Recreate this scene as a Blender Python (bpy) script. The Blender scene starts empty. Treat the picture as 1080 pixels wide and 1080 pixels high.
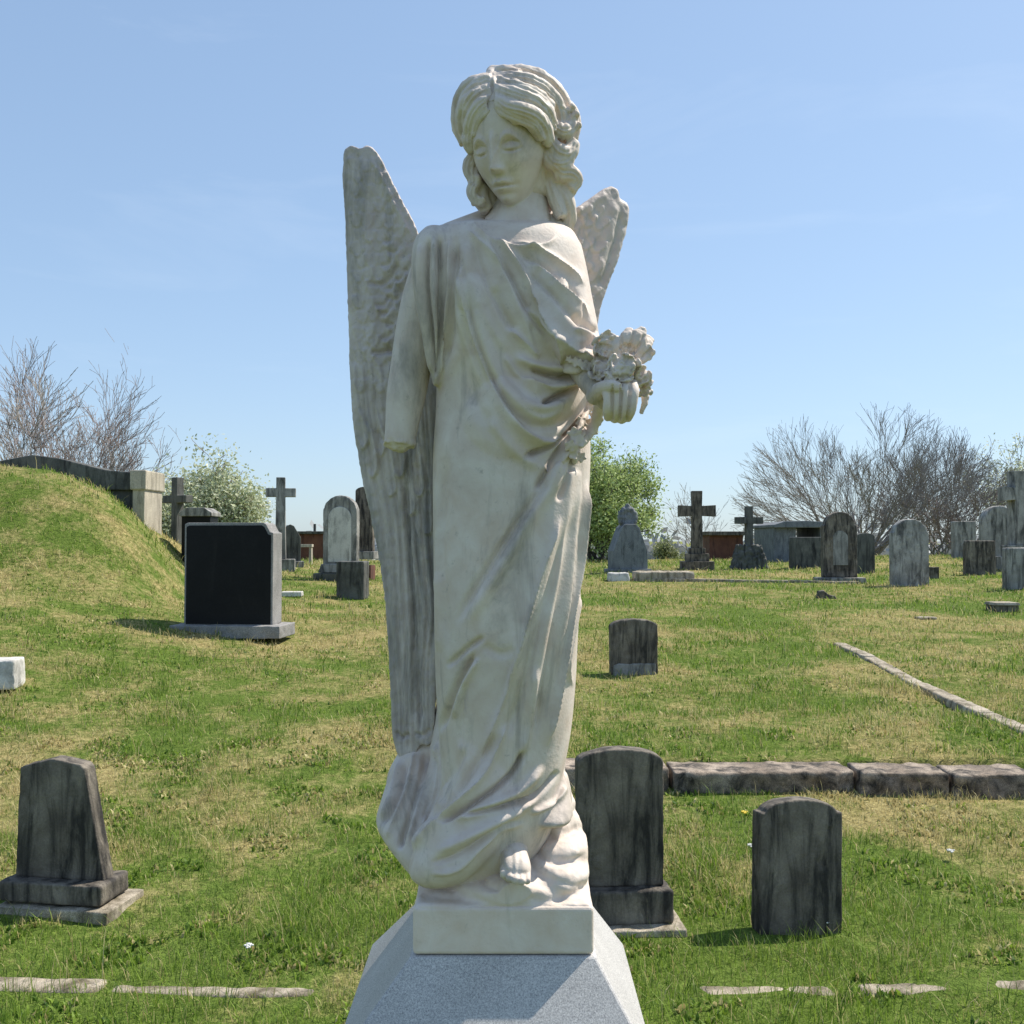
import bpy, bmesh, math, random
import numpy as np
from mathutils import Vector, Matrix
random.seed(7); RNG = np.random.default_rng(7)
SC = bpy.context.scene
COL = SC.collection
R = math.radians
# ---------------------------------------------------------------- camera model (1080 px photo coordinates)
CAM_Z = 1.6; PITCH = math.atan(30/1080.); FPX = 1080.
cp, sp = math.cos(PITCH), math.sin(PITCH)
def ray(px, py):
    x = (px-540)/FPX; z = -(py-540)/FPX
    return (x, cp - z*sp, sp + z*cp)
def P(px, py, Y):
    d = ray(px, py); t = Y/d[1]
    return Vector((d[0]*t, Y, CAM_Z + d[2]*t))
def project(co):
    x = co[:,0]; y = co[:,1]; z = co[:,2]-CAM_Z
    f = y*cp + z*sp; u = -y*sp + z*cp
    return np.stack([540 + FPX*x/f, 540 - FPX*u/f], 1)
# ---------------------------------------------------------------- noise
def _hash(i, j, k):
    h = (i.astype(np.int64)*374761393 + j.astype(np.int64)*668265263 + k.astype(np.int64)*2147483647) & 0xffffffff
    h = ((h ^ (h >> 13))*1274126177) & 0xffffffff
    return ((h ^ (h >> 16)) & 0xffff)/65535.0
def vnoise(p, scale=1.0):
    p = np.asarray(p, dtype=np.float64)*scale + 1000.0
    i = np.floor(p).astype(np.int64); f = p-i; f = f*f*(3-2*f)
    r = 0
    for a in (0,1):
        wa = f[:,0] if a else 1-f[:,0]
        for b in (0,1):
            wb = f[:,1] if b else 1-f[:,1]
            for c in (0,1):
                wc = f[:,2] if c else 1-f[:,2]
                r = r + wa*wb*wc*_hash(i[:,0]+a, i[:,1]+b, i[:,2]+c)
    return r*2-1
def fbm(p, scale=1.0, octv=3):
    r = 0; a = 1
    for o in range(octv):
        r = r + a*vnoise(np.asarray(p)+o*17.3, scale*2**o); a *= .5
    return r
def sstep(a, b, x):
    t = np.clip((np.asarray(x, dtype=float)-a)/(b-a), 0, 1); return t*t*(3-2*t)
# ---------------------------------------------------------------- object helpers
def tag(o, label=None, cat=None, group=None, kind=None):
    if label: o['label'] = label
    if cat: o['category'] = cat
    if group: o['group'] = group
    if kind: o['kind'] = kind
    return o
def empty(name, loc, label, cat, group=None, rz=0):
    o = bpy.data.objects.new(name, None); COL.objects.link(o)
    o.location = loc; o.rotation_euler = (0,0,rz); o.empty_display_size = .1
    return tag(o, label, cat, group)
def link(name, me, mat, parent=None, smooth=False, bevel=0, seg=2, wn=False):
    o = bpy.data.objects.new(name, me); COL.objects.link(o)
    if mat: me.materials.clear(); me.materials.append(mat)
    if parent is not None: o.parent = parent
    if smooth: me.polygons.foreach_set('use_smooth', [True]*len(me.polygons))
    if bevel:
        m = o.modifiers.new('Bevel', 'BEVEL'); m.width = bevel; m.segments = seg; m.limit_method = 'ANGLE'; m.angle_limit = R(30)
    return o
def catmull(pts, n=8):
    pts = [np.array(p, dtype=float) for p in pts]
    if len(pts) < 3:
        return np.array([pts[0]+(pts[-1]-pts[0])*t for t in np.linspace(0,1,n+1)])
    P_ = [2*pts[0]-pts[1]] + pts + [2*pts[-1]-pts[-2]]
    out = []
    for i in range(1, len(P_)-2):
        p0,p1,p2,p3 = P_[i-1:i+3]
        for t in np.linspace(0,1,n,endpoint=False):
            out.append(.5*((2*p1)+(-p0+p2)*t+(2*p0-5*p1+4*p2-p3)*t*t+(-p0+3*p1-3*p2+p3)*t**3))
    out.append(pts[-1]); return np.array(out)
class MB:
    def __init__(s): s.v = []; s.f = []
    def add(s, vs, fs):
        n = len(s.v); s.v += [tuple(v) for v in vs]; s.f += [tuple(i+n for i in f) for f in fs]; return s
    def box(s, c, h, rz=0, taper=1.0, ttx=None):
        # centre of the bottom face c, half sizes (hx, hy), full height h[2]; taper scales the top
        ca, sa = math.cos(rz), math.sin(rz); vs = []
        ty = taper; tx = taper if ttx is None else ttx
        for z, kx, ky in ((0,1,1),(h[2],tx,ty)):
            for x, y in ((-1,-1),(1,-1),(1,1),(-1,1)):
                a, b = x*h[0]*kx, y*h[1]*ky
                vs.append((c[0]+a*ca-b*sa, c[1]+a*sa+b*ca, c[2]+z))
        return s.add(vs, [(3,2,1,0),(4,5,6,7),(0,1,5,4),(1,2,6,5),(2,3,7,6),(3,0,4,7)])
    def prism(s, prof, y0, y1, c=(0,0,0), top=1.0):
        # profile in x,z (counter clockwise seen from -Y), extruded from y0 to y1
        n = len(prof); vs = [(c[0]+x, c[1]+y0, c[2]+z) for x, z in prof] + [(c[0]+x, c[1]+y1, c[2]+z) for x, z in prof]
        fs = [tuple(range(n)), tuple(range(2*n-1, n-1, -1))]
        for i in range(n):
            j = (i+1) % n; fs.append((j, i, i+n, j+n))
        return s.add(vs, fs)
    def tube(s, pts, rad, n=10, sub=6, flat=1.0, flatdir=None, close=True):
        pr = [tuple(p)+(r,) for p, r in zip(pts, rad)]
        q = catmull(pr, sub) if sub > 1 else np.array(pr)
        pos = q[:,:3]; rr = np.maximum(q[:,3], 1e-4); m = len(pos)
        tan = np.gradient(pos, axis=0); tan /= np.linalg.norm(tan, axis=1)[:,None]+1e-12
        up = np.array(flatdir if flatdir is not None else (0.31,0.2,0.93)); vs = []
        for i in range(m):
            a = np.cross(tan[i], up)
            if np.linalg.norm(a) < 1e-3: a = np.cross(tan[i], (1,0,0))
            a /= np.linalg.norm(a); b = np.cross(a, tan[i]); b /= np.linalg.norm(b)
            for k in range(n):
                t = 2*math.pi*k/n
                vs.append(pos[i] + rr[i]*(math.cos(t)*a + flat*math.sin(t)*b))
            up = b if flatdir is None else up
        fs = []
        for i in range(m-1):
            for k in range(n):
                l = (k+1) % n; fs.append((i*n+k, i*n+l, (i+1)*n+l, (i+1)*n+k))
        if close:
            vs.append(pos[0]-tan[0]*rr[0]*.5); vs.append(pos[-1]+tan[-1]*rr[-1]*.5)
            for k in range(n):
                l = (k+1) % n; fs.append((m*n, l, k)); fs.append((m*n+1, (m-1)*n+k, (m-1)*n+l))
        return s.add(vs, fs)
    def ball(s, c, r, nu=20, nv=12, rot=None):
        if not hasattr(r, '__len__'): r = (r,r,r)
        vs = []; fs = []
        M = rot if rot is not None else Matrix.Identity(3)
        for j in range(1, nv):
            ph = math.pi*j/nv
            for i in range(nu):
                t = 2*math.pi*i/nu
                vs.append(Vector(c)+M@Vector((r[0]*math.sin(ph)*math.cos(t), r[1]*math.sin(ph)*math.sin(t), r[2]*math.cos(ph))))
        a = len(vs); vs.append(Vector(c)+M@Vector((0,0,r[2]))); vs.append(Vector(c)-M@Vector((0,0,r[2])))
        for j in range(nv-2):
            for i in range(nu):
                k = (i+1) % nu; fs.append((j*nu+i, (j+1)*nu+i, (j+1)*nu+k, j*nu+k))
        for i in range(nu):
            k = (i+1) % nu; fs.append((a, i, k)); fs.append((a+1, (nv-2)*nu+k, (nv-2)*nu+i))
        return s.add(vs, fs)
    def loft(s, rows, n=48, sub=5, ex=2.3):
        # rows: (px_y, px_left, px_right, half depth m, dy centre m) around statue depth SY
        q = catmull(rows, sub); vs = []
        for r in q:
            a = P(r[1], r[0], SY+r[4]); b = P(r[2], r[0], SY+r[4]); c = (a+b)/2; hx = max((b-a).length/2, .002)
            for k in range(n):
                t = 2*math.pi*k/n; ct, st = math.cos(t), math.sin(t)
                x = hx*math.copysign(abs(ct)**(2/ex), ct); y = max(r[3],.002)*math.copysign(abs(st)**(2/ex), st)
                vs.append((c.x+x, c.y+y, c.z))
        m = len(q); fs = []
        for i in range(m-1):
            for k in range(n):
                l = (k+1) % n; fs.append((i*n+k, (i+1)*n+k, (i+1)*n+l, i*n+l))
        fs.append(tuple(range(n))); fs.append(tuple((m-1)*n+k for k in range(n-1,-1,-1)))
        return s.add(vs, fs)
    def mesh(s, name='m', off=(0,0,0)):
        me = bpy.data.meshes.new(name)
        me.from_pydata([(v[0]-off[0], v[1]-off[1], v[2]-off[2]) for v in s.v], [], s.f); me.validate(); me.update(); return me
def remesh(me, voxel, smooth=4, fac=.5):
    o = bpy.data.objects.new('tmp', me); COL.objects.link(o)
    bm = bmesh.new(); bm.from_mesh(me); bmesh.ops.recalc_face_normals(bm, faces=bm.faces); bm.to_mesh(me); bm.free()
    m = o.modifiers.new('r', 'REMESH'); m.mode = 'VOXEL'; m.voxel_size = voxel; m.use_smooth_shade = True
    if smooth:
        k = o.modifiers.new('s', 'SMOOTH'); k.factor = fac; k.iterations = smooth
    dg = bpy.context.evaluated_depsgraph_get(); dg.update()
    ne = bpy.data.meshes.new_from_object(o.evaluated_get(dg))
    bpy.data.objects.remove(o); return ne
def get_co(me):
    a = np.empty(len(me.vertices)*3); me.vertices.foreach_get('co', a); return a.reshape(-1,3)
def get_no(me):
    a = np.empty(len(me.vertices)*3, dtype=np.float32); me.vertex_normals.foreach_get('vector', a); return a.reshape(-1,3).astype(float)
def set_co(me, co): me.vertices.foreach_set('co', co.ravel()); me.update()
def noise_disp(me, amp, scale, octv=3, seed=0):
    co = get_co(me); set_co(me, co + get_no(me)*(amp*fbm(co+seed, scale, octv))[:,None])
def raw_mesh(name, co, nper, mat_idx=None):
    # polygons of nper consecutive vertices each
    nv = len(co); nf = nv//nper; me = bpy.data.meshes.new(name)
    me.vertices.add(nv); me.vertices.foreach_set('co', np.asarray(co, dtype=np.float32).ravel())
    me.loops.add(nv); me.loops.foreach_set('vertex_index', np.arange(nv, dtype=np.int32))
    me.polygons.add(nf); me.polygons.foreach_set('loop_start', np.arange(0, nv, nper, dtype=np.int32))
    me.update(calc_edges=True); return me
# ---------------------------------------------------------------- sculpting strokes
def sculpt(me, root, strokes, g0=-.05, g1=.25):
    """carve / raise creases along curves given in front-view coordinates: (points, amp mm, width px, kind)"""
    co = get_co(me); no = get_no(me)
    w = co + np.array(root); uv = project(w)
    view = np.array([0,0,CAM_Z]) - w; view /= np.linalg.norm(view, axis=1)[:,None]
    gate = sstep(g0, g1, (no*view).sum(1))
    disp = np.zeros(len(co))
    for st in strokes:
        pts, amp, wid, kind = st[:4]; end = st[4] if len(st) > 4 else .18
        q = catmull(pts, 7)[:,:2]; reach = wid*3.2
        lo = q.min(0)-reach; hi = q.max(0)+reach
        idx = np.nonzero((uv[:,0]>lo[0])&(uv[:,0]<hi[0])&(uv[:,1]>lo[1])&(uv[:,1]<hi[1])&(gate>0))[0]
        if not len(idx): continue
        p = uv[idx]; best = np.full(len(idx), 1e9); sgn = np.ones(len(idx)); tt = np.zeros(len(idx))
        seg = np.diff(q, axis=0); L = np.linalg.norm(seg, axis=1); cum = np.concatenate([[0], np.cumsum(L)]); tot = cum[-1]+1e-9
        for i in range(len(seg)):
            rel = p-q[i]; t = np.clip((rel@seg[i])/(L[i]**2+1e-12), 0, 1)
            dv = rel - t[:,None]*seg[i]; d = np.hypot(dv[:,0], dv[:,1]); m = d < best
            best[m] = d[m]; tt[m] = (cum[i]+t[m]*L[i])/tot
            cr = seg[i,0]*rel[:,1]-seg[i,1]*rel[:,0]; sgn[m] = np.sign(cr[m])
        tap = sstep(0, end, tt)*sstep(0, end, 1-tt)
        if kind == 'r': pr = np.exp(-(best/wid)**2)
        elif kind == 'v': pr = np.exp(-best/wid*1.3)          # sharp crest
        else:                                                   # 's' overlapping edge, high on the positive side
            pr = np.where(sgn > 0, np.exp(-(best/wid)**1.5), np.exp(-(best/(.16*wid+.6))**2))
        disp[idx] += amp*.001*tap*pr
    set_co(me, co + no*(disp*gate)[:,None])
# ---------------------------------------------------------------- materials
def mat(name):
    m = bpy.data.materials.new(name); m.use_nodes = True; nt = m.node_tree
    b = nt.nodes['Principled BSDF']; return m, nt, b
def nd(nt, typ, **kw):
    n = nt.nodes.new(typ)
    for k, v in kw.items():
        if k in n.inputs: n.inputs[k].default_value = v
        else: setattr(n, k, v)
    return n
def coords(nt, scale=(1,1,1), world=False):
    tc = nd(nt, 'ShaderNodeNewGeometry') if world else nd(nt, 'ShaderNodeTexCoord')
    mp = nd(nt, 'ShaderNodeMapping'); mp.inputs['Scale'].default_value = scale
    nt.links.new(tc.outputs['Position' if world else 'Object'], mp.inputs[0]); return mp.outputs[0]
def noise(nt, vec, scale, detail=4, rough=.55, dist=0):
    n = nd(nt, 'ShaderNodeTexNoise'); n.inputs['Scale'].default_value = scale; n.inputs['Detail'].default_value = detail
    n.inputs['Roughness'].default_value = rough; n.inputs['Distortion'].default_value = dist
    nt.links.new(vec, n.inputs['Vector']); return n.outputs['Fac']
def ramp(nt, fac, stops):
    r = nd(nt, 'ShaderNodeValToRGB'); e = r.color_ramp.elements
    e[0].position, e[1].position = stops[0][0], stops[-1][0]
    for s in stops[1:-1]: e.new(s[0])
    for i, s in enumerate(stops):
        c = s[1] if hasattr(s[1], '__len__') else (s[1],)*3
        e[i].color = (*c, 1)
    nt.links.new(fac, r.inputs[0]); return r.outputs[0]
def mixc(nt, fac, a, b, mode='MIX'):
    m = nd(nt, 'ShaderNodeMix', data_type='RGBA', blend_type=mode)
    for s, v in ((m.inputs[0], fac), (m.inputs[6], a), (m.inputs[7], b)):
        if hasattr(v, 'is_output') or isinstance(v, bpy.types.NodeSocket): nt.links.new(v, s)
        elif hasattr(v, '__len__'): s.default_value = (*v, 1)
        else: s.default_value = v
    return m.outputs[2]
def bump(nt, b, h, strength=.3, dist=.01):
    n = nd(nt, 'ShaderNodeBump'); n.inputs['Strength'].default_value = strength; n.inputs['Distance'].default_value = dist
    nt.links.new(h, n.inputs['Height']); nt.links.new(n.outputs[0], b.inputs['Normal'])
def stone_mat(name, c1, c2, stain, amt=.5, speck=0, rough=.8, sc=1.0, bs=.4, world=False, streak=6.0):
    m, nt, b = mat(name); v = coords(nt, world=world)
    big = noise(nt, v, 3.5*sc, 5); fine = noise(nt, v, 60*sc, 4, .7)
    col = mixc(nt, ramp(nt, big, [(.35,0),(.65,1)]), c1, c2)
    vs = coords(nt, (1,1,1/streak), world=world)
    st = noise(nt, vs, 9*sc, 5, .65, .6)
    col = mixc(nt, ramp(nt, st, [(.62-amt*.25,0),(.80-amt*.2,1)]), col, stain)
    col = mixc(nt, .35, col, ramp(nt, fine, [(.3,.25),(.7,.8)]), 'OVERLAY')
    if speck:
        sp_ = noise(nt, v, 260*sc, 2, .8)
        col = mixc(nt, speck, col, ramp(nt, sp_, [(.4,.1),(.6,.95)]), 'OVERLAY')
    nt.links.new(col, b.inputs['Base Color']); b.inputs['Roughness'].default_value = rough
    b.inputs['Specular IOR Level'].default_value = .3
    bump(nt, b, fine, bs, .004)
    return m
# ================================================================ the angel
SY = 2.0
PX = SY/FPX
ROOT = Vector(P(531, 1008, 1.84)); ROOT.y = 2.0; ROOT.x = -.0155
M_MARBLE = None
def statue_material(name, warm, dirt, amt, streak=5):
    m, nt, b = mat(name); v = coords(nt)
    big = noise(nt, v, 4, 5, .6); mid = noise(nt, v, 18, 5, .6, .4); fine = noise(nt, v, 150, 3, .7)
    col = mixc(nt, ramp(nt, big, [(.35,0),(.68,1)]), warm, tuple(c*k for c, k in zip(warm, (.86,.87,.86))))
    vs = coords(nt, (1,1,1/streak)); st = noise(nt, vs, 11, 6, .68, .5)
    col = mixc(nt, ramp(nt, st, [(.66-amt*.3,0),(.86-amt*.3,1)]), col, dirt)
    col = mixc(nt, .38, col, ramp(nt, mid, [(.3,.3),(.7,.72)]), 'OVERLAY')
    sp_ = ramp(nt, noise(nt, v, 55, 5, .75, .3), [(.60,0),(.74,.55)])
    col = mixc(nt, sp_, col, dirt)
    nt.links.new(col, b.inputs['Base Color']); b.inputs['Roughness'].default_value = .62
    b.inputs['Specular IOR Level'].default_value = .25
    bump(nt, b, fine, .45, .002)
    return m
MARBLE = statue_material('weathered_marble', (.685,.585,.51), (.29,.26,.23), .42)
MARBLE_WING = None
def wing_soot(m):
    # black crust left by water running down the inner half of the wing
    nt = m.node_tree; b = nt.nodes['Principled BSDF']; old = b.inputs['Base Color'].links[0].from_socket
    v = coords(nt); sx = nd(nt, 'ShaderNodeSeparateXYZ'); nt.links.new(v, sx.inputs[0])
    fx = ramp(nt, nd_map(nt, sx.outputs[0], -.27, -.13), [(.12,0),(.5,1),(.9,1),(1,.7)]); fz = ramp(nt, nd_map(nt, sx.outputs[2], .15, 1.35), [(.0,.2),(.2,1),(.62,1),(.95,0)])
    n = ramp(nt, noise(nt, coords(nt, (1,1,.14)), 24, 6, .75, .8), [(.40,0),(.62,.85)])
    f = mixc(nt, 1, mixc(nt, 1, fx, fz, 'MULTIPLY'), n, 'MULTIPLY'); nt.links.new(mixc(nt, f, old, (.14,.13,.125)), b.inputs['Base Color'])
def nd_map(nt, s, a, c):
    m = nd(nt, 'ShaderNodeMapRange'); nt.links.new(s, m.inputs[0]); m.inputs[1].default_value = a; m.inputs[2].default_value = c; return m.outputs[0]
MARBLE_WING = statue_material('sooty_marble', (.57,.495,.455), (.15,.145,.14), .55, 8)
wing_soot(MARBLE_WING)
MARBLE_BASE = statue_material('pale_marble', (.77,.655,.57), (.50,.43,.365), .3)

angel = empty('angel_statue', ROOT, 'weathered white marble angel in a draped robe, one arm broken, on granite', 'statue')
def S(px, py, dy=0): return P(px, py, SY+dy)
def place(name, me, m, parent=angel, smooth=True):
    return link(name, me, m, parent, smooth=smooth)
def chain(b, pts, n=12, sub=6, **k):
    b.tube([S(p[0], p[1], p[2]) for p in pts], [p[3]*PX for p in pts], n=n, sub=sub, **k)

# ---- robe
b = MB()
b.loft([(236,476,592,.036,.035),(242,461,599,.060,.022),(248,452,606,.088,.01),(265,446,613,.105,0),(300,449,617,.122,-.005),(345,455,622,.13,-.01),
        (390,460,622,.128,-.005),(430,460,620,.125,0),(480,457,622,.135,0),(540,457,619,.14,0),(600,458,613,.14,-.005),(660,459,609,.14,-.01),
        (720,460,606,.14,-.005),(770,463,601,.14,0),(810,466,594,.14,0),(850,462,588,.14,0),(885,452,575,.135,0),(912,448,550,.12,0),(926,455,520,.10,0)], n=64)
# sleeve falling from her right shoulder, gathered to a point
b.loft([(243,448,470,.04,-.02),(256,437,486,.06,-.03),(280,434,486,.068,-.035),(310,437,484,.068,-.04),(340,442,479,.06,-.045),(370,449,473,.045,-.05),(395,454,467,.03,-.055),(408,457,463,.014,-.06)], n=40)
# sleeve and shawl over her left upper arm, reaching forward
chain(b, [(590,262,-.01,24),(594,290,-.03,26),(598,322,-.055,27),(603,350,-.08,27),(611,372,-.10,23),(619,385,-.115,17)])
chain(b, [(580,310,-.10,22),(594,345,-.115,23),(606,370,-.13,18)])
chain(b, [(514,226,.028,8),(497,236,.022,11),(472,247,.012,12)])
# bust and belly
b.ball(S(510,318,-.085), (.060,.055,.065)); b.ball(S(575,318,-.085), (.056,.055,.06))
b.ball(S(540,450,-.075), (.105,.075,.12))
# legs under the cloth: forward knee and free leg
chain(b, [(572,500,-.06,42),(566,600,-.085,38),(556,690,-.10,33),(545,790,-.08,26),(538,868,-.075,20)])
chain(b, [(498,500,-.03,40),(494,620,-.05,36),(492,730,-.04,30)])
# hem sweeping to her right and the train behind
b.loft([(745,470,530,.06,-.05),(800,478,548,.075,-.07),(840,464,556,.085,-.08),(875,446,540,.09,-.085),(900,435,520,.09,-.085),(917,432,500,.08,-.08),(927,440,484,.055,-.075)], n=40)
b.loft([(755,436,476,.04,.19),(785,424,480,.05,.17),(815,411,480,.06,.13),(845,401,480,.07,.09),(866,397,480,.07,.07),(885,406,480,.07,.05),(908,424,480,.07,.04),(922,436,480,.06,.03)], n=40)
b.loft([(300,500,570,.06,.09),(480,478,590,.07,.12),(620,470,585,.08,.14),(760,458,580,.10,.13),(850,440,575,.11,.10),(915,450,560,.10,.06),(924,460,540,.08,.05)], n=40)  # unseen cloth mass behind, added to keep the sun off the train
b.loft([(815,570,597,.05,.0),(835,566,601,.06,-.02),(852,560,603,.07,-.04),(861,556,603,.07,-.05),(866,560,598,.05,-.05)], n=30)
rb = remesh(b.mesh('robe', ROOT), .0028, 20, .6)
co = get_co(rb); w = co+np.array(ROOT); uv = project(w); no = get_no(rb)
# broad irregular undulation of the cloth, deeper folds round the sides and the back
ang = np.arctan2(w[:,0]-(-.01), w[:,1]-2.0)
backw = sstep(-.2, .5, no[:,1])
d = backw*sstep(.6, .5, np.abs(w[:,2]-1.4)-.2)*.009*np.sin(ang*17+2.5*vnoise(w*np.array([1,1,.8]), 4))*sstep(200,420,uv[:,1])
d += .0011*vnoise(w*np.array([1,1,.45]), 14)
set_co(rb, co+no*d[:,None])
F = [
 # neckline and breast
 ([(497,228),(506,244),(526,256),(552,262),(575,258),(588,246)], 5, 5, 's'),
 ([(500,232),(518,262),(538,300),(556,345),(566,372)], 5, 9, 's'),
 ([(522,252),(534,264),(547,281),(564,312),(589,353),(606,366),(638,384)], 10, 6, 'v', .08),
 ([(520,270),(537,292),(553,322),(575,350),(592,372)], -7, 5, 'r'),
 ([(539,255),(567,264),(594,281),(618,302)], 8, 5.5, 'v'),
 ([(545,266),(570,280),(592,297),(614,318)], -5.5, 4, 'r'),
 ([(556,273),(578,292),(600,312),(624,337)], 8, 5, 'v'),
 ([(556,286),(578,306),(600,328),(622,350)], -6, 5, 'r'),
 ([(552,323),(575,342),(592,358)], 7, 5, 'v'),
 ([(591,352),(593,368),(592,386)], 7, 3.5, 'v'),
 ([(534,344),(552,360),(570,379)], 7, 4.5, 'v'),
 ([(604,330),(618,342),(636,352)], -6, 4, 'r'),
 ([(603,346),(618,352),(634,366)], 6, 4, 'r'),
 # swags of the overfold, hanging from the hand
 ([(556,388),(589,397),(624,396)], -15, 3.6, 'r'),
 ([(540,374),(566,386),(596,388),(622,388)], 8, 6, 'r'),
 ([(548,400),(575,408),(600,406),(622,400)], 9, 6, 'r'),
 ([(568,428),(594,415),(620,401)], -13, 3.6, 'r'),
 ([(500,300),(508,350),(526,396),(552,426),(582,430),(612,412)], 9, 9, 'r'),
 ([(488,300),(498,356),(520,408),(548,442),(578,450),(606,438),(622,420)], -5, 6, 'r'),
 ([(486,272),(492,318),(503,362),(523,412),(552,452),(578,465),(606,455),(620,440)], 11, 8, 's', .12),
 ([(512,440),(530,462),(556,486),(576,492)], 5, 8, 'r'),
 ([(480,330),(490,390),(508,438),(536,478)], -4, 9, 'r'),
 ([(550,483),(578,471),(600,457),(620,436)], -14, 3.4, 'r'),
 ([(562,520),(578,493),(594,468),(612,448)], -12, 3.6, 'r'),
 ([(575,515),(590,488),(604,466),(618,450)], 8, 5, 'r'),
 ([(588,530),(600,500),(608,478)], -7, 4, 'r'),
 # chest, her right side
 ([(491,240),(506,256),(522,272),(538,298),(552,326),(562,350)], 6, 4, 'v', .1),
 ([(484,246),(496,290),(516,340),(538,376)], 2.6, 6, 'r'), ([(474,262),(482,320),(496,372),(516,420)], 3, 6, 'r'),
 ([(496,246),(510,290),(530,330),(548,362)], -4, 4.5, 'r'), ([(530,372),(548,398),(572,418)], 5, 4.5, 'r'), ([(522,400),(544,428),(570,442),(596,432)], 5, 5, 'r'),
 ([(482,246),(478,300),(474,350),(466,392)], -8, 5, 'r'),
 ([(497,244),(492,290),(488,340),(478,400)], 4, 8, 'r'),
 ([(522,300),(532,330),(546,352)], -4, 6, 'r'),
 # sleeve folds
 ([(452,248),(450,300),(456,350),(459,400)], -9, 3.4, 'r', .1),
 ([(464,246),(465,300),(464,350),(461,398)], -9, 3.4, 'r', .1),
 ([(458,247),(457,300),(460,350),(460,395)], 6, 3.6, 'r', .1),
 ([(443,256),(443,300),(449,350),(457,398)], 5, 3.2, 'r', .1),
 ([(474,250),(474,300),(469,350),(463,398)], 6, 3.6, 'r', .1),
 # long diagonals of the skirt
 ([(597,478),(561,530),(533,572),(499,624),(480,662)], -7, 5.5, 'r'),
 ([(604,482),(572,528),(546,570),(512,626),(490,664)], 6, 9, 'r'),
 ([(592,542),(574,599),(558,652),(544,702),(519,769),(500,812)], 9, 5, 'v', .1),
 ([(602,540),(586,600),(570,655),(556,705),(540,760),(520,800)], -6, 7, 'r'),
 ([(619,505),(610,591),(600,647),(588,730),(576,790)], 10, 4.5, 'v', .1),
 ([(610,520),(598,600),(586,660),(572,735),(558,790)], -7, 6, 'r'),
 ([(612,620),(603,665),(597,705),(606,726)], 6, 4, 'v'),
 ([(470,704),(490,686),(512,670)], -6, 3.6, 'r'),
 ([(463,774),(480,726),(502,686)], -9, 4.2, 'r'),
 ([(478,760),(489,724),(506,692)], 6, 4, 'r'),
 ([(486,790),(486,750),(492,716)], -3, 4, 'r'),
 ([(462,690),(464,650),(460,600)], 3, 6, 'r'),
 ([(470,470),(466,560),(468,640),(472,690)], -4, 7, 'r'),
 ([(508,680),(528,690),(545,684)], -3, 7, 'r'),
 ([(543,688),(536,720),(524,760)], -3, 6, 'r'),
 ([(565,700),(560,760),(548,800)], 5, 6, 'r'),
 # hem
 ([(536,760),(524,790),(506,824),(466,864),(438,896)], 11, 6, 'v', .1),
 ([(524,770),(506,800),(478,838),(448,868)], -8, 6, 'r'),
 ([(554,790),(536,820),(492,852),(462,868)], -13, 3.8, 'r', .1),
 ([(574,806),(550,832),(510,852),(476,866)], 8, 6, 'r'),
 ([(590,812),(566,838),(530,850),(486,860)], -11, 3.2, 'r', .1),
 ([(570,838),(540,858),(500,880),(456,902)], 8, 7, 'r'),
 ([(548,862),(520,878),(480,902),(450,912)], -7, 5, 'r'),
 ([(556,868),(530,874),(508,892),(482,916),(450,922)], 6, 4, 'r'),
 ([(492,788),(476,820),(462,850)], -4, 5, 'r'),
 ([(596,826),(590,842),(572,852),(556,858)], 6, 4, 'r'),
 # train
 ([(438,792),(428,836),(408,886)], 8, 5, 'v', .1),
 ([(430,800),(420,840),(402,872)], -8, 3.6, 'r'),
 ([(450,790),(440,836),(420,898)], -11, 4, 'r', .1),
 ([(462,780),(456,836),(436,900)], 7, 4.5, 'v', .1),
 ([(446,796),(440,840),(428,896)], 6, 5, 'r'),
 ([(458,790),(458,830),(446,870)], -9, 5, 'r'),
 ([(422,800),(412,840),(402,866)], 6, 4, 'r'),
]
F = [(f[0], f[1]*1.6, f[2]*.76)+tuple(f[3:]) for f in F]
sculpt(rb, ROOT, F)
place('robe', rb, MARBLE)

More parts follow.
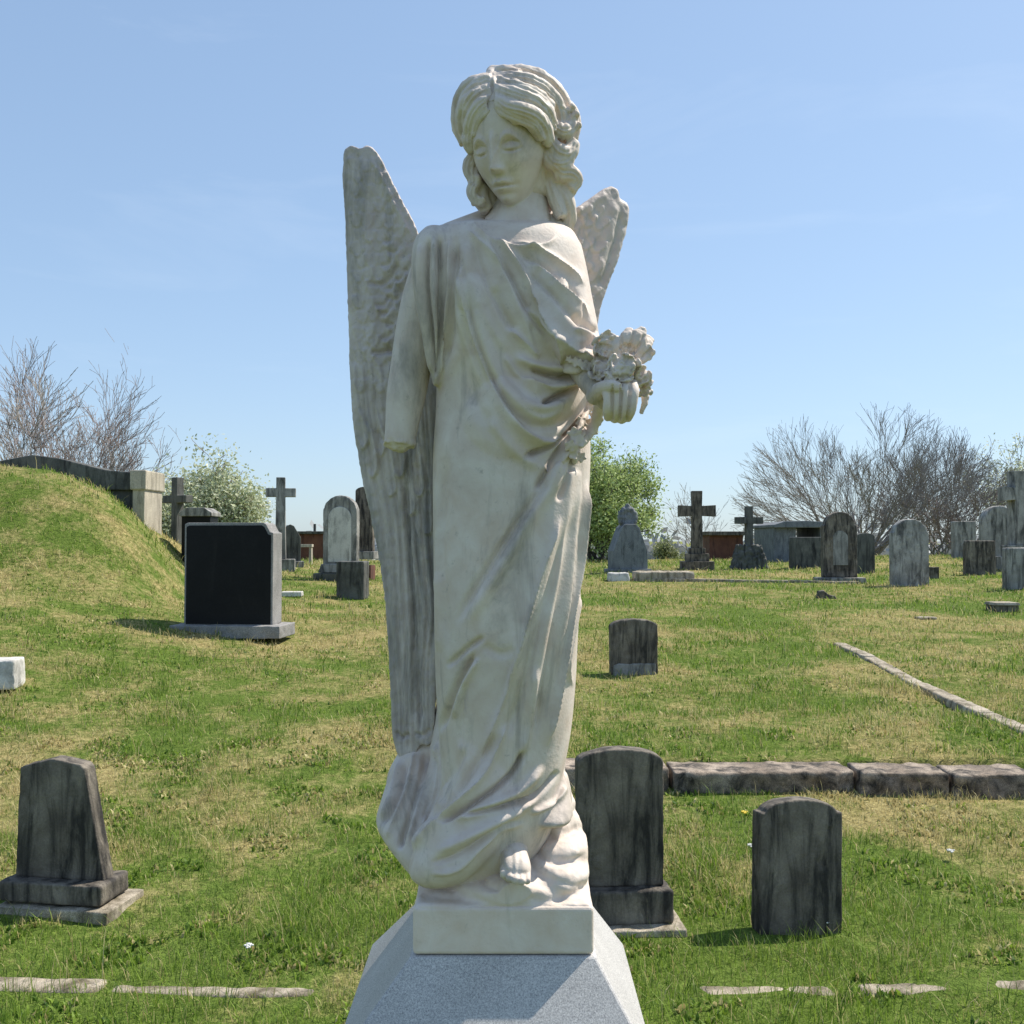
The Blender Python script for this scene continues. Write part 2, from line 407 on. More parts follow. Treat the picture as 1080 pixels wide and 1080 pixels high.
# ---- head (dense sphere shaped into a face)
HP = (P(531,957,1.84).z-ROOT.z)
HC = S(538, 149, -.035)
def head_mesh():
    nu, nv = 300, 260
    u = np.linspace(0, 2*np.pi, nu, endpoint=False); v = np.linspace(.01, np.pi-.01, nv)
    U, V = np.meshgrid(u, v)
    x = np.sin(V)*np.cos(U); y = np.sin(V)*np.sin(U); z = np.cos(V)
    x, y, z = x.ravel(), y.ravel(), z.ravel()
    low = sstep(0, -1, z)
    X = .0710*np.sign(x)*np.abs(x)**.93*(1-.27*low**1.5); Y = .096*np.sign(y)*np.abs(y)**.95; Z = np.where(z > 0, .110*z, .124*z)
    Y = np.where(y > 0, Y*(1-.0*low), Y*(1-.35*low))
    Y = np.where(y > 0, Y + .012*low*(1-np.abs(x)), Y)
    fr = sstep(0, .35, y)
    g = lambda cx, cz, sx, sz: np.exp(-((X-cx)/sx)**2-((Z-cz)/sz)**2)
    D = np.zeros_like(X)
    for s in (-1, 1):
        D += -.0125*g(s*.0300, -.0165, .0170, .0100)          # socket
        D += .0135*g(s*.0315, -.0190, .0135, .0092)           # lid over the eyeball
        lid = -.0265 + .0035*((X-s*.031)/.015)**2
        D += -.0085*np.exp(-((Z-lid)/.0021)**2)*np.exp(-((X-s*.031)/.014)**4)
        lid2 = -.0095 - .004*((X-s*.031)/.015)**2
        D += -.0045*np.exp(-((Z-lid2)/.0021)**2)*np.exp(-((X-s*.031)/.015)**4)
        brow = .0035 - 3.2*(X-s*.030)**2/.03*.5
        D += .0062*np.exp(-((Z-brow)/.0065)**2)*np.exp(-((X-s*.028)/.024)**4)
        D += .0045*g(s*.041, -.047, .018, .018)
        D += .0080*g(s*.0095, -.0560, .0045, .005)           # nostril wing
        D += -.005*g(s*.0075, -.0605, .0035, .0022)
        D += -.003*g(s*.021, -.072, .007, .016)
        D += -.003*g(s*.026, -.083, .005, .005)
    t = np.clip((.004-Z)/.057, 0, 1)
    nh = (.010+.019*t)*sstep(.018, -.004, Z)*sstep(-.0655, -.0560, Z)
    D += nh*np.exp(-(X/(.0052+.0030*t))**2)
    D += .004*np.exp(-(X/.010)**2)*np.exp(-((Z+.055)/.006)**2)
    lipw = np.exp(-(X/.021)**4)
    up = -.0785 + .0018*np.exp(-((np.abs(X)-.006)/.004)**2)
    D += .0085*np.exp(-((Z-up)/.0046)**2)*np.exp(-(X/.018)**2)
    D += .0085*np.exp(-((Z+.0905)/.0050)**2)*np.exp(-(X/.0155)**2)
    D += .004*g(0, -.084, .024, .014)
    D += -.0125*np.exp(-((Z+.0845+.6*X*X/.02*.04)/.0019)**2)*lipw
    D += -.0045*np.exp(-((Z+.0995)/.004)**2)*np.exp(-(X/.015)**2)
    D += .0145*g(0, -.1125, .0165, .011)
    D += -.0022*g(0, -.069, .0035, .006)
    Y = Y + D*fr
    vs = np.stack([X, -Y, Z], 1)   # face looks to -Y
    Rm = np.array(Matrix.Rotation(R(-21), 3, 'Z') @ Matrix.Rotation(R(17), 3, 'X') @ Matrix.Rotation(R(-2), 3, 'Y'))
    vs = vs@Rm.T
    idx = np.arange(nu*nv).reshape(nv, nu); fs = []
    a = idx[:-1]; c = idx[1:]; a2 = np.roll(a,-1,1); c2 = np.roll(c,-1,1)
    fs = np.stack([a, c, c2, a2], -1).reshape(-1,4).tolist()
    fs.append(idx[0].tolist()); fs.append(idx[-1][::-1].tolist())
    return vs, fs
hv, hf = head_mesh()
b = MB(); b.add(hv+np.array(HC), hf)
# neck and upper chest
chain(b, [(553,168,.035,31),(553,200,.034,28.5),(550,224,.024,32),(547,240,.02,38),(544,260,.02,44)], n=28)
chain(b, [(544,262,-.0,30),(540,500,-.01,24),(540,760,-.02,18),(541,862,-.05,15)], n=16)
chain(b, [(508,258,.0,23),(545,256,-.015,27),(592,262,-.01,24)], n=20)
chain(b, [(570,222,.032,9),(584,238,.02,11),(594,252,.0,11)], n=16)
# right arm, broken off below the elbow
chain(b, [(453,285,-.005,20),(447,315,0,23),(440,350,.0,23),(433,390,-.005,21.5),(428,420,-.01,20.5),(424,448,-.015,17.5),(421,470,-.02,16)], n=28)
# left forearm and wrist
chain(b, [(612,385,-.08,15),(628,408,-.13,13),(642,420,-.165,13)], n=20)
# left hand: palm, four fingers curled round the stems, thumb on top
b.ball(S(655,420,-.165), (.031,.026,.036)); b.ball(S(655,430,-.168), (.026,.024,.026))
HG = []
for i, (fx, r) in enumerate(((641,4.6),(650.5,5.1),(660,5.2),(669,4.7))):
    k = i-1.5
    chain(b, [(fx-1,402+abs(k),-.186,r*.9),(fx-.5,410+abs(k)*1.5,-.212,r*1.12),(fx-.5-k*.5,422,-.219,r*.98),(fx-2-k*1.2,434+(.5-abs(k-.3))*1.5,-.214,r*1.06),(fx-3.5-k*2.4,444-abs(k-.2)*1.6,-.192,r*.86)], n=12)
    HG.append(([(fx+4.6,404),(fx+4.2-k*.5,422),(fx+1.8-k*1.6,445)], -5.5, 1.2, 'r', .08))
chain(b, [(626,419,-.16,8.5),(633,411,-.195,7.5),(643,407,-.222,6),(654,409,-.228,4.8)], n=12)
# foot with toes
chain(b, [(541,862,-.06,13),(540,884,-.09,14.5),(542,903,-.125,14.5),(544,918,-.155,15),(545,926,-.165,12)], n=20)
for tx, ty, r, dd in ((532,922,4.6,-.165),(538,926,4.0,-.175),(544,928.5,3.9,-.18),(550,929.5,3.8,-.18),(556,929,3.4,-.175)):
    chain(b, [(tx,ty-14,dd+.035,r),(tx,ty-5,dd+.005,r*1.05),(tx,ty+1,dd-.012,r)], n=10)
fg = remesh(b.mesh('figure', ROOT), .0018, 2, .4)
Ff = [([(532,896),(534,910),(536,920)], 2, 3, 'r'), ([(548,896),(547,912),(547,922)], -1.6, 2.5, 'r'),
      ([(540,894),(541,912),(541,922)], -1.4, 2.2, 'r'), ([(407,462),(420,470),(438,470)], -2.5, 3, 'r'),
      ([(530,236),(548,244),(568,238)], -3, 5, 'r')]
sculpt(fg, ROOT, Ff+HG[:3])
co = get_co(fg); uvf = project(co+np.array(ROOT)); st = sstep(462,470,uvf[:,1])*(uvf[:,0]<445)*(uvf[:,1]<500)
set_co(fg, co+get_no(fg)*(st*.006*fbm(co, 60, 2))[:,None])
place('figure', fg, MARBLE)

# ---- hair: parted waves, curls at the neck
b = MB(); HS = []
b.ball(HC+Vector((.008,.036,.020)), (.086,.096,.102), 32, 20)
b.ball(HC+Vector((.045,.055,-.03)), (.055,.07,.085), 24, 16)
def lock(pts, strands=2, n=12):
    chain(b, pts, n=n, sub=6)
    for s in range(strands):
        k = (s+1)/(strands+1)*2-1
        q = []
        for i, p in enumerate(pts):
            a = pts[max(i-1,0)]; c = pts[min(i+1,len(pts)-1)]; tx, ty = c[0]-a[0], c[1]-a[1]; L = math.hypot(tx,ty)+1e-6
            q.append((p[0]-ty/L*p[3]*k*.75, p[1]+tx/L*p[3]*k*.75))
        HS.append((q, -2.3, 1.4, 'r', .12))
# her left (viewer's right) side of the parting
lock([(520,92,-.09,7),(534,98,-.12,9),(550,103,-.125,10),(566,108,-.11,10),(578,120,-.085,10),(583,136,-.06,9)])
lock([(521,104,-.115,7),(534,113,-.135,9),(550,117,-.135,10),(565,123,-.118,10),(576,135,-.09,9),(580,150,-.07,8)])
lock([(522,112,-.12,5),(535,120,-.135,6),(551,126,-.13,6.5),(565,133,-.115,6.5),(573,146,-.09,6)])
lock([(522,84,-.06,8),(542,84,-.085,10),(565,90,-.08,11),(583,104,-.05,11),(592,124,-.03,10),(590,142,-.03,9)])
lock([(524,78,-.02,8),(550,76,-.04,10),(576,86,-.03,11),(594,106,-.01,11),(598,130,0,10)])
lock([(519,82,-.055,8),(532,87,-.09,9),(549,94,-.115,9),(567,101,-.105,9),(581,114,-.07,9)])
lock([(517,76,-.03,8),(530,76,-.055,9),(548,80,-.07,9)])
lock([(520,86,-.08,6),(511,84,-.085,8),(500,93,-.09,9),(491,104,-.08,9),(486,118,-.06,9)])
lock([(519,104,-.118,4),(519,92,-.108,6),(518,82,-.075,7),(520,74,-.03,8)], 1)
# her right side
lock([(516,92,-.095,7),(504,98,-.105,9),(494,108,-.095,11),(488,122,-.075,11),(489,138,-.06,9.5),(493,150,-.05,7)])
lock([(516,104,-.118,6),(506,111,-.118,8),(498,122,-.105,8.5),(494,136,-.085,8),(493,150,-.07,8),(496,160,-.06,6)])
lock([(515,114,-.12,4.5),(507,120,-.118,5.5),(501,130,-.105,6),(498,142,-.09,5.5)])
lock([(514,83,-.06,8),(500,88,-.07,10),(488,98,-.055,10),(483,114,-.04,10),(483,134,-.03,9),(489,150,-.025,8)])
lock([(512,90,-.08,5),(503,90,-.085,6),(497,94,-.08,6)])
# chignon and ornament on the side
lock([(590,110,0,10),(601,116,.005,11),(607,128,.01,10),(604,142,.01,10),(594,150,0,9)])
lock([(580,148,-.05,8),(590,160,-.045,10),(602,162,-.03,10),(608,150,-.02,8)])
lock([(582,128,-.055,6),(594,138,-.045,9),(606,134,-.03,8),(609,120,-.02,6)])
lock([(576,160,-.045,7),(584,171,-.045,9),(596,172,-.035,9),(604,166,-.03,7)])
for (x,y,r) in ((606,112,4.5),(611,120,4),(606,124,4),(601,117,4),(614,131,3)): b.ball(S(x,y,-.035), r*PX, 10, 8)
# curls falling on the neck
lock([(582,172,-.02,8),(592,182,-.025,10),(604,183,-.02,10),(611,190,-.01,8),(604,199,-.01,8)])
lock([(583,180,.0,9),(590,196,.0,10),(598,210,.0,11),(602,226,.01,10),(600,242,.02,8)])
lock([(578,178,-.01,6),(582,196,-.012,8),(588,212,-.012,8),(596,228,-.01,7)])
lock([(574,180,.02,9),(578,204,.025,9),(586,226,.03,8)])
lock([(499,162,-.03,6.5),(494,171,-.03,7.5),(493,181,-.03,7.5),(499,189,-.035,6),(505,188,-.04,4.5)])
lock([(500,172,-.02,7),(498,184,-.025,8),(499,196,-.03,7)])
chain(b, [(512,176,.01,13),(512,200,.012,13),(516,222,.015,12)])
lock([(503,190,-.03,6.5),(497,198,-.035,7),(497,207,-.035,6.5),(504,213,-.035,5.5),(510,210,-.04,4)])
lock([(506,196,-.01,8),(506,210,-.015,9),(512,222,-.01,8)])
hm = remesh(b.mesh('hair', ROOT), .0021, 8, .5)
hc_ = get_co(hm); hx = HC.x-ROOT.x; hz = HC.z-ROOT.z
hc_[:,0] = hx+(hc_[:,0]-hx)*.955; up_ = hc_[:,2] > hz; hc_[up_,2] = hz+(hc_[up_,2]-hz)*.975; set_co(hm, hc_)
sculpt(hm, ROOT, HS)
sculpt(hm, ROOT, [([(519,84),(518,98),(517,108),(518,116)], -9, 2.6, 'r', .1)])
co = get_co(hm); nn = get_no(hm); ww = co*np.array([1,1,1.0])
bk = sstep(-.1,.5,nn[:,1])
set_co(hm, co + nn*(bk*.003*np.sin(co[:,0]*260+6*vnoise(ww, 12)))[:,None] + nn*(.0012*fbm(ww*np.array([1,1,.6]), 90, 2))[:,None])
place('hair', hm, MARBLE)

# ---- wings
def wing(outline, strokes, depth, th, vox=.0025, bulge=.02):
    q = catmull(outline+[outline[0]], 5)[:-1]
    n = len(q); c = q.mean(0)
    f_ = [P(p[0], p[1], SY+depth(p[0], p[1])-th/2) for p in q]; k_ = [P(p[0], p[1], SY+depth(p[0], p[1])+th/2) for p in q]
    bm = bmesh.new(); A = [bm.verts.new(v) for v in f_]; B = [bm.verts.new(v) for v in k_]
    fa = bm.faces.new(A); fb = bm.faces.new(B[::-1])
    for i in range(n): bm.faces.new((A[(i+1)%n], A[i], B[i], B[(i+1)%n]))
    bmesh.ops.triangulate(bm, faces=[fa, fb], ngon_method='EAR_CLIP')
    bmesh.ops.translate(bm, verts=bm.verts, vec=-ROOT)
    me = bpy.data.meshes.new('wing'); bm.to_mesh(me); bm.free()
    me = remesh(me, vox, 18, .6)
    # pull stray slivers of the remesh back to the outline
    co = get_co(me); uv = project(co+np.array(ROOT)); A_ = q; B_ = np.roll(q, -1, 0); ins = np.zeros(len(uv), bool); best = np.full(len(uv), 1e9); near = uv.copy()
    for a_, b_ in zip(A_, B_):
        c1 = (a_[1] > uv[:,1]) != (b_[1] > uv[:,1])
        if a_[1] != b_[1]: ins ^= c1 & (uv[:,0] < (b_[0]-a_[0])*(uv[:,1]-a_[1])/(b_[1]-a_[1])+a_[0])
        s_ = b_-a_; t_ = np.clip(((uv-a_)@s_)/(s_@s_+1e-9), 0, 1); n_ = a_+t_[:,None]*s_; d_ = np.hypot(*(uv-n_).T); m_ = d_ < best; best[m_] = d_[m_]; near[m_] = n_[m_]
    for i in np.nonzero(~ins & (best > 1.0))[0]:
        p_ = P(near[i,0], near[i,1], co[i,1]+ROOT.y)-ROOT; co[i] = p_
    set_co(me, co); co = get_co(me); uv = project(co+np.array(ROOT))
    sculpt(me, ROOT, strokes, .45, .8)
    co = get_co(me); no = get_no(me)
    # the same plumage, simplified, on the back
    bk = sstep(.8, .97, no[:,1]); u = uv[:,0]; v = uv[:,1]
    d = .003*np.sin(u*.5+2*vnoise(co, 6))*sstep(330,430,v) + .002*np.sin(u*.4)*np.sin(v*.3)*(1-sstep(330,430,v))
    set_co(me, co+no*(bk*d)[:,None]+no*(.0014*fbm(co, 70, 2))[:,None])
    return me
outL = [(363,158),(370,153.5),(379,157),(389,154),(400,164),(410,183),(422,208),(436,234),(448,262),(470,300),(478,400),(474,480),(464,540),(463,640),
        (462,700),(458,770),(453,786),(444,784),(440,792),(433,803),(424,801),(418,792),(414,770),(411,700),(405,620),(394,558),(382,500),(372,440),(368,350),(365,250),(362,185)]
WS = [([(382,158),(384,200),(388,260),(392,330),(396,400)], 7, 7, 'r', .1),
      ([(372,162),(373,230),(376,320),(382,420),(392,500)], 3, 5, 'r'),
      ([(392,165),(408,195),(424,228),(438,254)], 6, 5, 's'),
      ([(378,160),(378,178),(381,192)], -4, 2.5, 'r')]
rr = random.Random(3)
# small overlapping coverts on the upper wing
for row in range(17):
    y = 176+row*14.5; x0 = 368+.03*(y-160); x1 = min(398+max(0,(y-160))*.42, 440)
    nfe = max(2, int((x1-x0)/10)); off = (row % 2)*.5
    for k in range(nfe):
        x = x0+(k+.5+off*.8)*(x1-x0)/nfe
        if x > x1+3: continue
        j = rr.uniform(-3,3); a = rr.uniform(.6,1.25); wq = (x1-x0)/nfe*.55; L = rr.uniform(8,12)
        lean = (x-395)*.10
        WS.append(([(x+wq,y+j-L),(x+wq*.9-lean*.3,y+j-2),(x-lean*.6,y+j+5),(x-wq*.9-lean*.3,y+j-2),(x-wq,y+j-L)], 2.3*a, 4.8, 's', .1))
        WS.append(([(x,y+j-L),(x-lean*.4,y+j+2)], 1.0*a, 2.2, 'r'))
# rough tufts along the inner edge
for (x,y) in ((410,250),(416,262),(408,276),(422,290),(412,300),(418,312),(408,326),(414,338),(409,352),(414,366),(404,318)):
    WS.append(([(x+8,y-9),(x+2,y+3),(x-8,y+4)], -5, 2.2, 'r')); WS.append(([(x+8,y-3),(x+2,y+9),(x-7,y+9)], 4.5, 3.0, 'r'))
WS += [([(388,297),(402,300),(414,290),(420,275)], -8, 2.6, 'r'), ([(392,371),(402,372),(414,366)], -9, 2.4, 'r'), ([(396,452),(404,464),(420,470)], -6, 3, 'r')]
# second row of longer coverts, then the long flight feathers
for k, (xa, xb, ye) in enumerate(((372,386,470),(380,395,500),(389,404,478),(399,414,520),(408,424,500),(418,434,540),(428,444,520),(440,452,560))):
    WS.append(([(xa+3,380),(xa+8,430),(xb+4,ye-14),(xb-2,ye+3),(xb-8,ye-8)], 5, 4.5, 's', .08))
for k, (xt, xm, xe, ye) in enumerate(((384,404,419,790),(394,414,425,796),(404,422,431,801),(414,430,437,798),(424,438,443,788),(434,446,449,783),(444,453,454,783))):
    WS.append(([(xt,400),(xt+7,480),(xm,560),(xm+5,640),(xe-2,710),(xe,ye)], -3.6, 1.7, 'r', .06))
    WS.append(([(xt+6,400),(xt+13,480),(xm+5,560),(xm+9,640),(xe+3,710),(xe+4,ye-4)], 2, 3, 'r', .06))
WS += [([(428,500),(430,580),(436,650),(440,720),(444,770)], -11, 3.6, 'r', .08), ([(416,770),(424,778),(432,772)], -6, 2.5, 'r'), ([(436,772),(446,776),(454,768)], -6, 2.5, 'r')]
wl = wing(outL, WS, lambda x, y: .115+.0007*(450-x)+.00003*(y-450), .038)
place('wing', wl, MARBLE_WING)
outR = [(588,262),(592,240),(604,222),(622,210),(634,201),(643,197),(651,200),(654,210),(661,214),(663,224),(660,245),(655,262),(647,285),(640,303),(634,320),(630,340),
        (622,400),(610,480),(602,560),(598,640),(592,710),(584,770),(572,776),(560,740),(552,640),(550,500),(556,380),(570,300)]
WR = [([(648,206),(644,235),(636,265),(626,300)], 6, 6, 'r'), ([(606,226),(622,216),(642,203)], 4, 4, 'r'),
      ([(656,222),(650,250),(640,284),(630,310)], -5, 3, 'r')]
for row in range(9):
    y = 224+row*12
    for k in range(3):
        x = 604+k*12+(row%2)*6-row*1.2
        L = rr.uniform(7,11); wq = 6.5; dx = -2.5; j = rr.uniform(-2,2)
        WR.append(([(x+wq+2,y-L+j),(x+wq,y-1+j),(x+dx,y+5+j),(x-wq,y-2+j),(x-wq,y-L+j)], 2.4*rr.uniform(.6,1.3), 4, 's', .1))
for k in range(5):
    WR.append(([(566+k*9,380),(560+k*9,500),(560+k*7,620),(566+k*4,740)], -3, 2.8, 'r', .06))
wr = wing(outR, WR, lambda x, y: .125+.0012*(x-590), .038)
place('wing', wr, MARBLE_WING)

# ---- bouquet in her hand and the garland of small blossoms
def blossom(b, c, r, n, rz, tilt, cup=.5):
    M = Matrix.Rotation(rz, 3, 'Y') @ Matrix.Rotation(tilt, 3, 'X')
    for i in range(n):
        t = 2*math.pi*i/n; Q = M @ Matrix.Rotation(t, 3, 'Y')
        b.ball(c + Q@Vector((r*.55, -r*.18*cup, 0)), (r*.55, r*.20, r*.40), 12, 8, rot=Q@Matrix.Rotation(-cup, 3, 'Z'))
    b.ball(c+M@Vector((0,-r*.15,0)), r*.26, 10, 8)
def rose(b, c, r, rz):
    b.ball(c, r*.62, 14, 10)
    for k in range(7):
        t = k*2.4+rz; Q = Matrix.Rotation(t, 3, 'Y'); rad = r*(.42+.08*k)
        b.ball(c+Q@Vector((rad,-r*(.35-.07*k),0)), (r*.16,r*.45,r*.46), 12, 8, rot=Q@Matrix.Rotation(.35,3,'Z'))
b = MB()
rose(b, S(657,388,-.205), 17*PX, .4); rose(b, S(677,398,-.185), 12*PX, 1.3); rose(b, S(645,396,-.215), 9*PX, 2.8); rose(b, S(680,412,-.17), 8*PX, .8); rose(b, S(638,370,-.16), 14*PX, 2.2); rose(b, S(634,392,-.165), 12*PX, .9); rose(b, S(664,370,-.15), 14*PX, 1.9)
b.ball(S(655,384,-.15), (.036,.03,.03)); b.ball(S(636,384,-.13), (.024,.03,.03))
# lily trumpet, leaves
for a, L, wd in ((-25,30,9),(4,36,10),(26,40,11),(48,34,9),(72,28,7)):
    ax = math.radians(a); p0 = (661,382); p1 = (p0[0]+math.sin(ax)*L*.55, p0[1]-math.cos(ax)*L*.6); p2 = (p0[0]+math.sin(ax)*L, p0[1]-math.cos(ax)*L)
    chain(b, [(p0[0],p0[1],-.16,4),(p1[0],p1[1],-.175,wd),(p2[0],p2[1],-.165,wd*.35)], n=12, flat=.35, flatdir=(0,1,0))
for a in ((646,362,-40),(640,356,-15),(683,372,70),(668,366,20),(650,368,5)):
    blossom(b, S(a[0],a[1],-.165), 9*PX, 5, math.radians(a[2]), .3, .8)
chain(b, [(684,356,-.15,7),(679,366,-.17,6),(668,376,-.18,3)], n=10, flat=.4, flatdir=(0,1,0))
chain(b, [(681,410,-.14,5),(680,424,-.15,4),(676,436,-.15,2)], n=10, flat=.4, flatdir=(0,1,0))
bq = remesh(b.mesh('bouquet', ROOT), .0019, 1, .5)
BS = []
for (x,y,r) in ((655,386,13),(674,394,9),(638,370,9),(664,370,9),(634,392,8)):
    for q, a0 in ((1.0,.3),(.62,2.2),(.34,4.1)):
        BS.append(([(x+r*q*math.cos(a0+t*.8), y+r*q*math.sin(a0+t*.8)) for t in range(6)], -5.5, 1.5, 'r', .1))
for (x0,y0,x1,y1) in ((662,372,668,348),(668,374,680,352),(655,370,654,348),(676,378,688,366)): BS.append(([(x0,y0),((x0+x1)/2+1,(y0+y1)/2),(x1,y1)], -4.5, 1.5, 'r', .1))
sculpt(bq, ROOT, BS); noise_disp(bq, .0010, 120)
place('flower_bouquet', bq, MARBLE)
b = MB()
def robe_front(px, py):
    # nearest robe surface under this front-view position
    global _ru, _rc
    d = (_ru[:,0]-px)**2+(_ru[:,1]-py)**2; idx = np.argsort(d)[:30]
    return _rc[idx,1].min()
_rc = get_co(rb)+np.array(ROOT); _nf = get_no(rb)[:,1] < 0; _rc = _rc[_nf]; _ru = project(_rc)
for (x,y,r,a) in ((628,392,9,0),(618,386,7,1),(608,382,6,2),(624,404,8,.5),(614,398,6,1.4),(629,416,7,2),(621,430,7,.3),(613,446,7,1.7),(606,458,8,.8),(601,470,7,2.4),
                (612,466,7,.1),(604,480,6,1.1),(613,482,6,2.9),(632,378,7,1.9),(635,402,7,.9),(600,379,4.5,.2),(621,446,6,.2),(626,438,5,2.2)):
    Y = robe_front(x, y)
    blossom(b, P(x, y, Y-.004), r*PX, 5, a, rr.uniform(-.5,.5), rr.uniform(.2,.7))
for (x,y,r,a,d_) in ((634,428,7,.4,-.10),(631,443,6.5,1.2,-.08),(635,414,6,2.1,-.13),(627,455,5,.7,-.07),(630,404,6,2.9,-.12)): blossom(b, S(x,y,d_), r*PX, 5, a, .3, .5)
b.tube([S(636,404,-.13),S(633,425,-.10),S(626,450,-.075),S(612,470,-.10)], [.011,.012,.010,.008], n=8)
ch = [(636,395),(626,410),(620,430),(612,450),(606,470),(606,488)]
b.tube([P(x,y,robe_front(x,y)) for x,y in ch], [.006]*len(ch), n=8)
gl = remesh(b.mesh('garland', ROOT), .0022, 1, .5); noise_disp(gl, .0008, 140)
place('flower_garland', gl, MARBLE)

# ---- rock under the feet and square plinth
b = MB()
def rock(px, py, dy, rx, ry, rz): b.ball(S(px, py, dy), (rx*PX, ry, rz*PX), 24, 16)
for a in ((585,846,.04,20,.06,26),(582,872,.03,32,.08,26),(590,893,.0,32,.10,24),(585,915,-.03,36,.11,26),(590,938,-.03,38,.12,22),(540,936,-.09,60,.07,22),
          (480,944,-.05,46,.10,20),(530,952,0,94,.145,16),(500,930,.05,50,.09,25),(560,890,.04,40,.08,60),(450,950,0,18,.13,14),(600,955,.0,26,.14,14),(545,934,-.12,22,.05,14),(604,918,-.06,18,.05,14)):
    rock(*a)
b.box((ROOT.x,2.0,ROOT.z+.03), (.157,.157,HP-.026)); rock(530,957,0,100,.17,15)
me = remesh(b.mesh('rock', ROOT), .0036, 9, .6)
co = get_co(me); no = get_no(me)
set_co(me, co+no*(.005*fbm(co*np.array([1,1,1.7]), 16, 2)+.001*fbm(co, 80, 2))[:,None])
sculpt(me, ROOT, [([(566,872),(584,882),(602,878),(612,868)], -6, 4, 'r'), ([(560,894),(580,908),(604,908),(620,898)], -7, 4, 'r'), ([(566,860),(580,868),(600,864)], -7, 3.5, 'r'),
                  ([(556,918),(580,926),(606,934),(624,930)], -5, 5, 'r'), ([(470,930),(500,940),(530,944),(560,940),(590,946)], 5, 6, 'r'), ([(506,915),(512,932),(530,942)], -5, 4, 'r'),
                  ([(440,944),(470,950),(500,952)], -3, 5, 'r')])
co = get_co(me); X, Y, Z = co.T; lim = .1595                                # trimmed to the block below
X2 = np.clip(X, -lim, lim); Y2 = np.clip(Y, -lim, lim); set_co(me, np.stack([X2, Y2, np.maximum(Z, .05)], 1))
place('rock_base', me, MARBLE_BASE)
b = MB(); b.box((0,0,.001), (.161,.161,HP)); 
pl = b.mesh('plinth'); o = link('plinth', pl, MARBLE_BASE, angel, bevel=.008, seg=4)

# ---- granite pedestal (a thing of its own: the statue stands on it)
GRAN = None
m, nt, bb = mat('grey_granite'); v = coords(nt)
vo = nd(nt, 'ShaderNodeTexVoronoi'); vo.inputs['Scale'].default_value = 480; nt.links.new(v, vo.inputs['Vector'])
c1 = ramp(nt, noise(nt, v, 330, 3, .8), [(.34,(.27,.26,.255)),(.5,(.46,.445,.43)),(.64,(.62,.60,.57))])
c2 = mixc(nt, ramp(nt, vo.outputs['Distance'], [(.15,1),(.3,0)]), c1, (.10,.10,.11))
c3 = mixc(nt, .35, c2, ramp(nt, noise(nt, v, 6, 4), [(.3,.35),(.7,.65)]), 'OVERLAY')
nt.links.new(c3, bb.inputs['Base Color']); bb.inputs['Roughness'].default_value = .55; bump(nt, bb, noise(nt, v, 200, 2), .2, .001)
GRAN = m
ped = empty('granite_pedestal', (ROOT.x, 2.0, 0), 'grey speckled granite pedestal with sloping hipped top under the marble angel', 'pedestal')
T = ROOT.z
b = MB(); vs = []
Bq = .276; At = .164
for h, z, ox in ((Bq, T-.285, -.016), (Bq, T-.15, -.016), (At, T-.0, 0)):
    vs += [(-h+ox,-h,z),(h+ox,-h,z),(h+ox,h,z),(-h+ox,h,z)]
fs = [(3,2,1,0),(8,9,10,11)]
for l in (0,4):
    for k in range(4): fs.append((l+k, l+(k+1)%4, l+4+(k+1)%4, l+4+k))
b.add(vs, fs); link('cap', b.mesh('cap'), GRAN, ped, bevel=.004)
b = MB(); b.box((-.016,0,.182), (.235,.235,T-.285-.183)); link('die', b.mesh('die'), GRAN, ped, bevel=.004)
b = MB(); b.box((-.016,0,-.05), (.33,.33,.23)); link('base', b.mesh('base'), GRAN, ped, bevel=.008)
# ================================================================ ground
EXPO = .45
def base_h(x, y):
    pr = np.interp(y, [-50,4.0,6.0,8,10,12,15,18,23,28,34,40,50,70,110,300,12000], [-.1,0,.06,.22,.36,.46,.58,.68,.78,.83,.86,.78,.45,-.6,-3,-7,-7])
    prr = np.interp(y, [-50,4.8,6.54,6.62,8,10,12,15,18,23,28,34,40,50,70,110,300,12000], [0,0,.075,.19,.24,.33,.42,.57,.68,.78,.84,.90,.84,.5,-.6,-3,-7,-7])
    s = sstep(-.75, .05, x-.02*y)
    h = pr*(1-s)+prr*s
    nearf = sstep(60, 30, y)
    # the right-hand rise at the crest
    h = h + nearf*.22*sstep(5, 16, x)*sstep(10, 30, y)
    # earth mound over the vault, far left
    xe = x*14/np.clip(y, 9, 16)+.5*sstep(14.5, 12, y)
    ridge = np.interp(xe, [-40,-16,-9,-7.2,-6.3,-5.6,-5.2,-4.85,-4.6,-4.3,-4.0], [1.2,1.75,1.92,1.88,1.80,1.52,1.18,.80,.48,.14,0])
    broad = np.interp(x, [-40,-12,-8,-6,-4.8,-3.8,-3.0,-2.2], [1.5,1.7,1.35,.88,.50,.22,.07,0])
    tb = sstep(14.2, 11.2, y); ridge = ridge*(1-tb)+broad*tb
    h = h + ridge*np.interp(y, [7.0,9.0,10.2,11.4,12.6,13.8,14.8,16.1,17,19,22], [0,.12,.28,.46,.68,.90,1,1,.75,.35,0])
    h = h + .25*sstep(-1.2,-6,x)*sstep(5,11,y)*nearf*sstep(40,20,y)
    return h
def gh(x, y):
    x = np.asarray(x, dtype=float); y = np.asarray(y, dtype=float)
    p = np.stack([x.ravel(), y.ravel(), x.ravel()*0], 1)
    b = .035*fbm(p, .7, 2)+.012*vnoise(p, 3.1); b *= sstep(200, 60, p[:,1])*np.where((p[:,0]>-1)&(np.abs(p[:,1]-6.5)<.5), .2, 1)
    return base_h(x, y)+b.reshape(x.shape)
def ghs(x, y): return float(gh(np.array([x]), np.array([y]))[0])
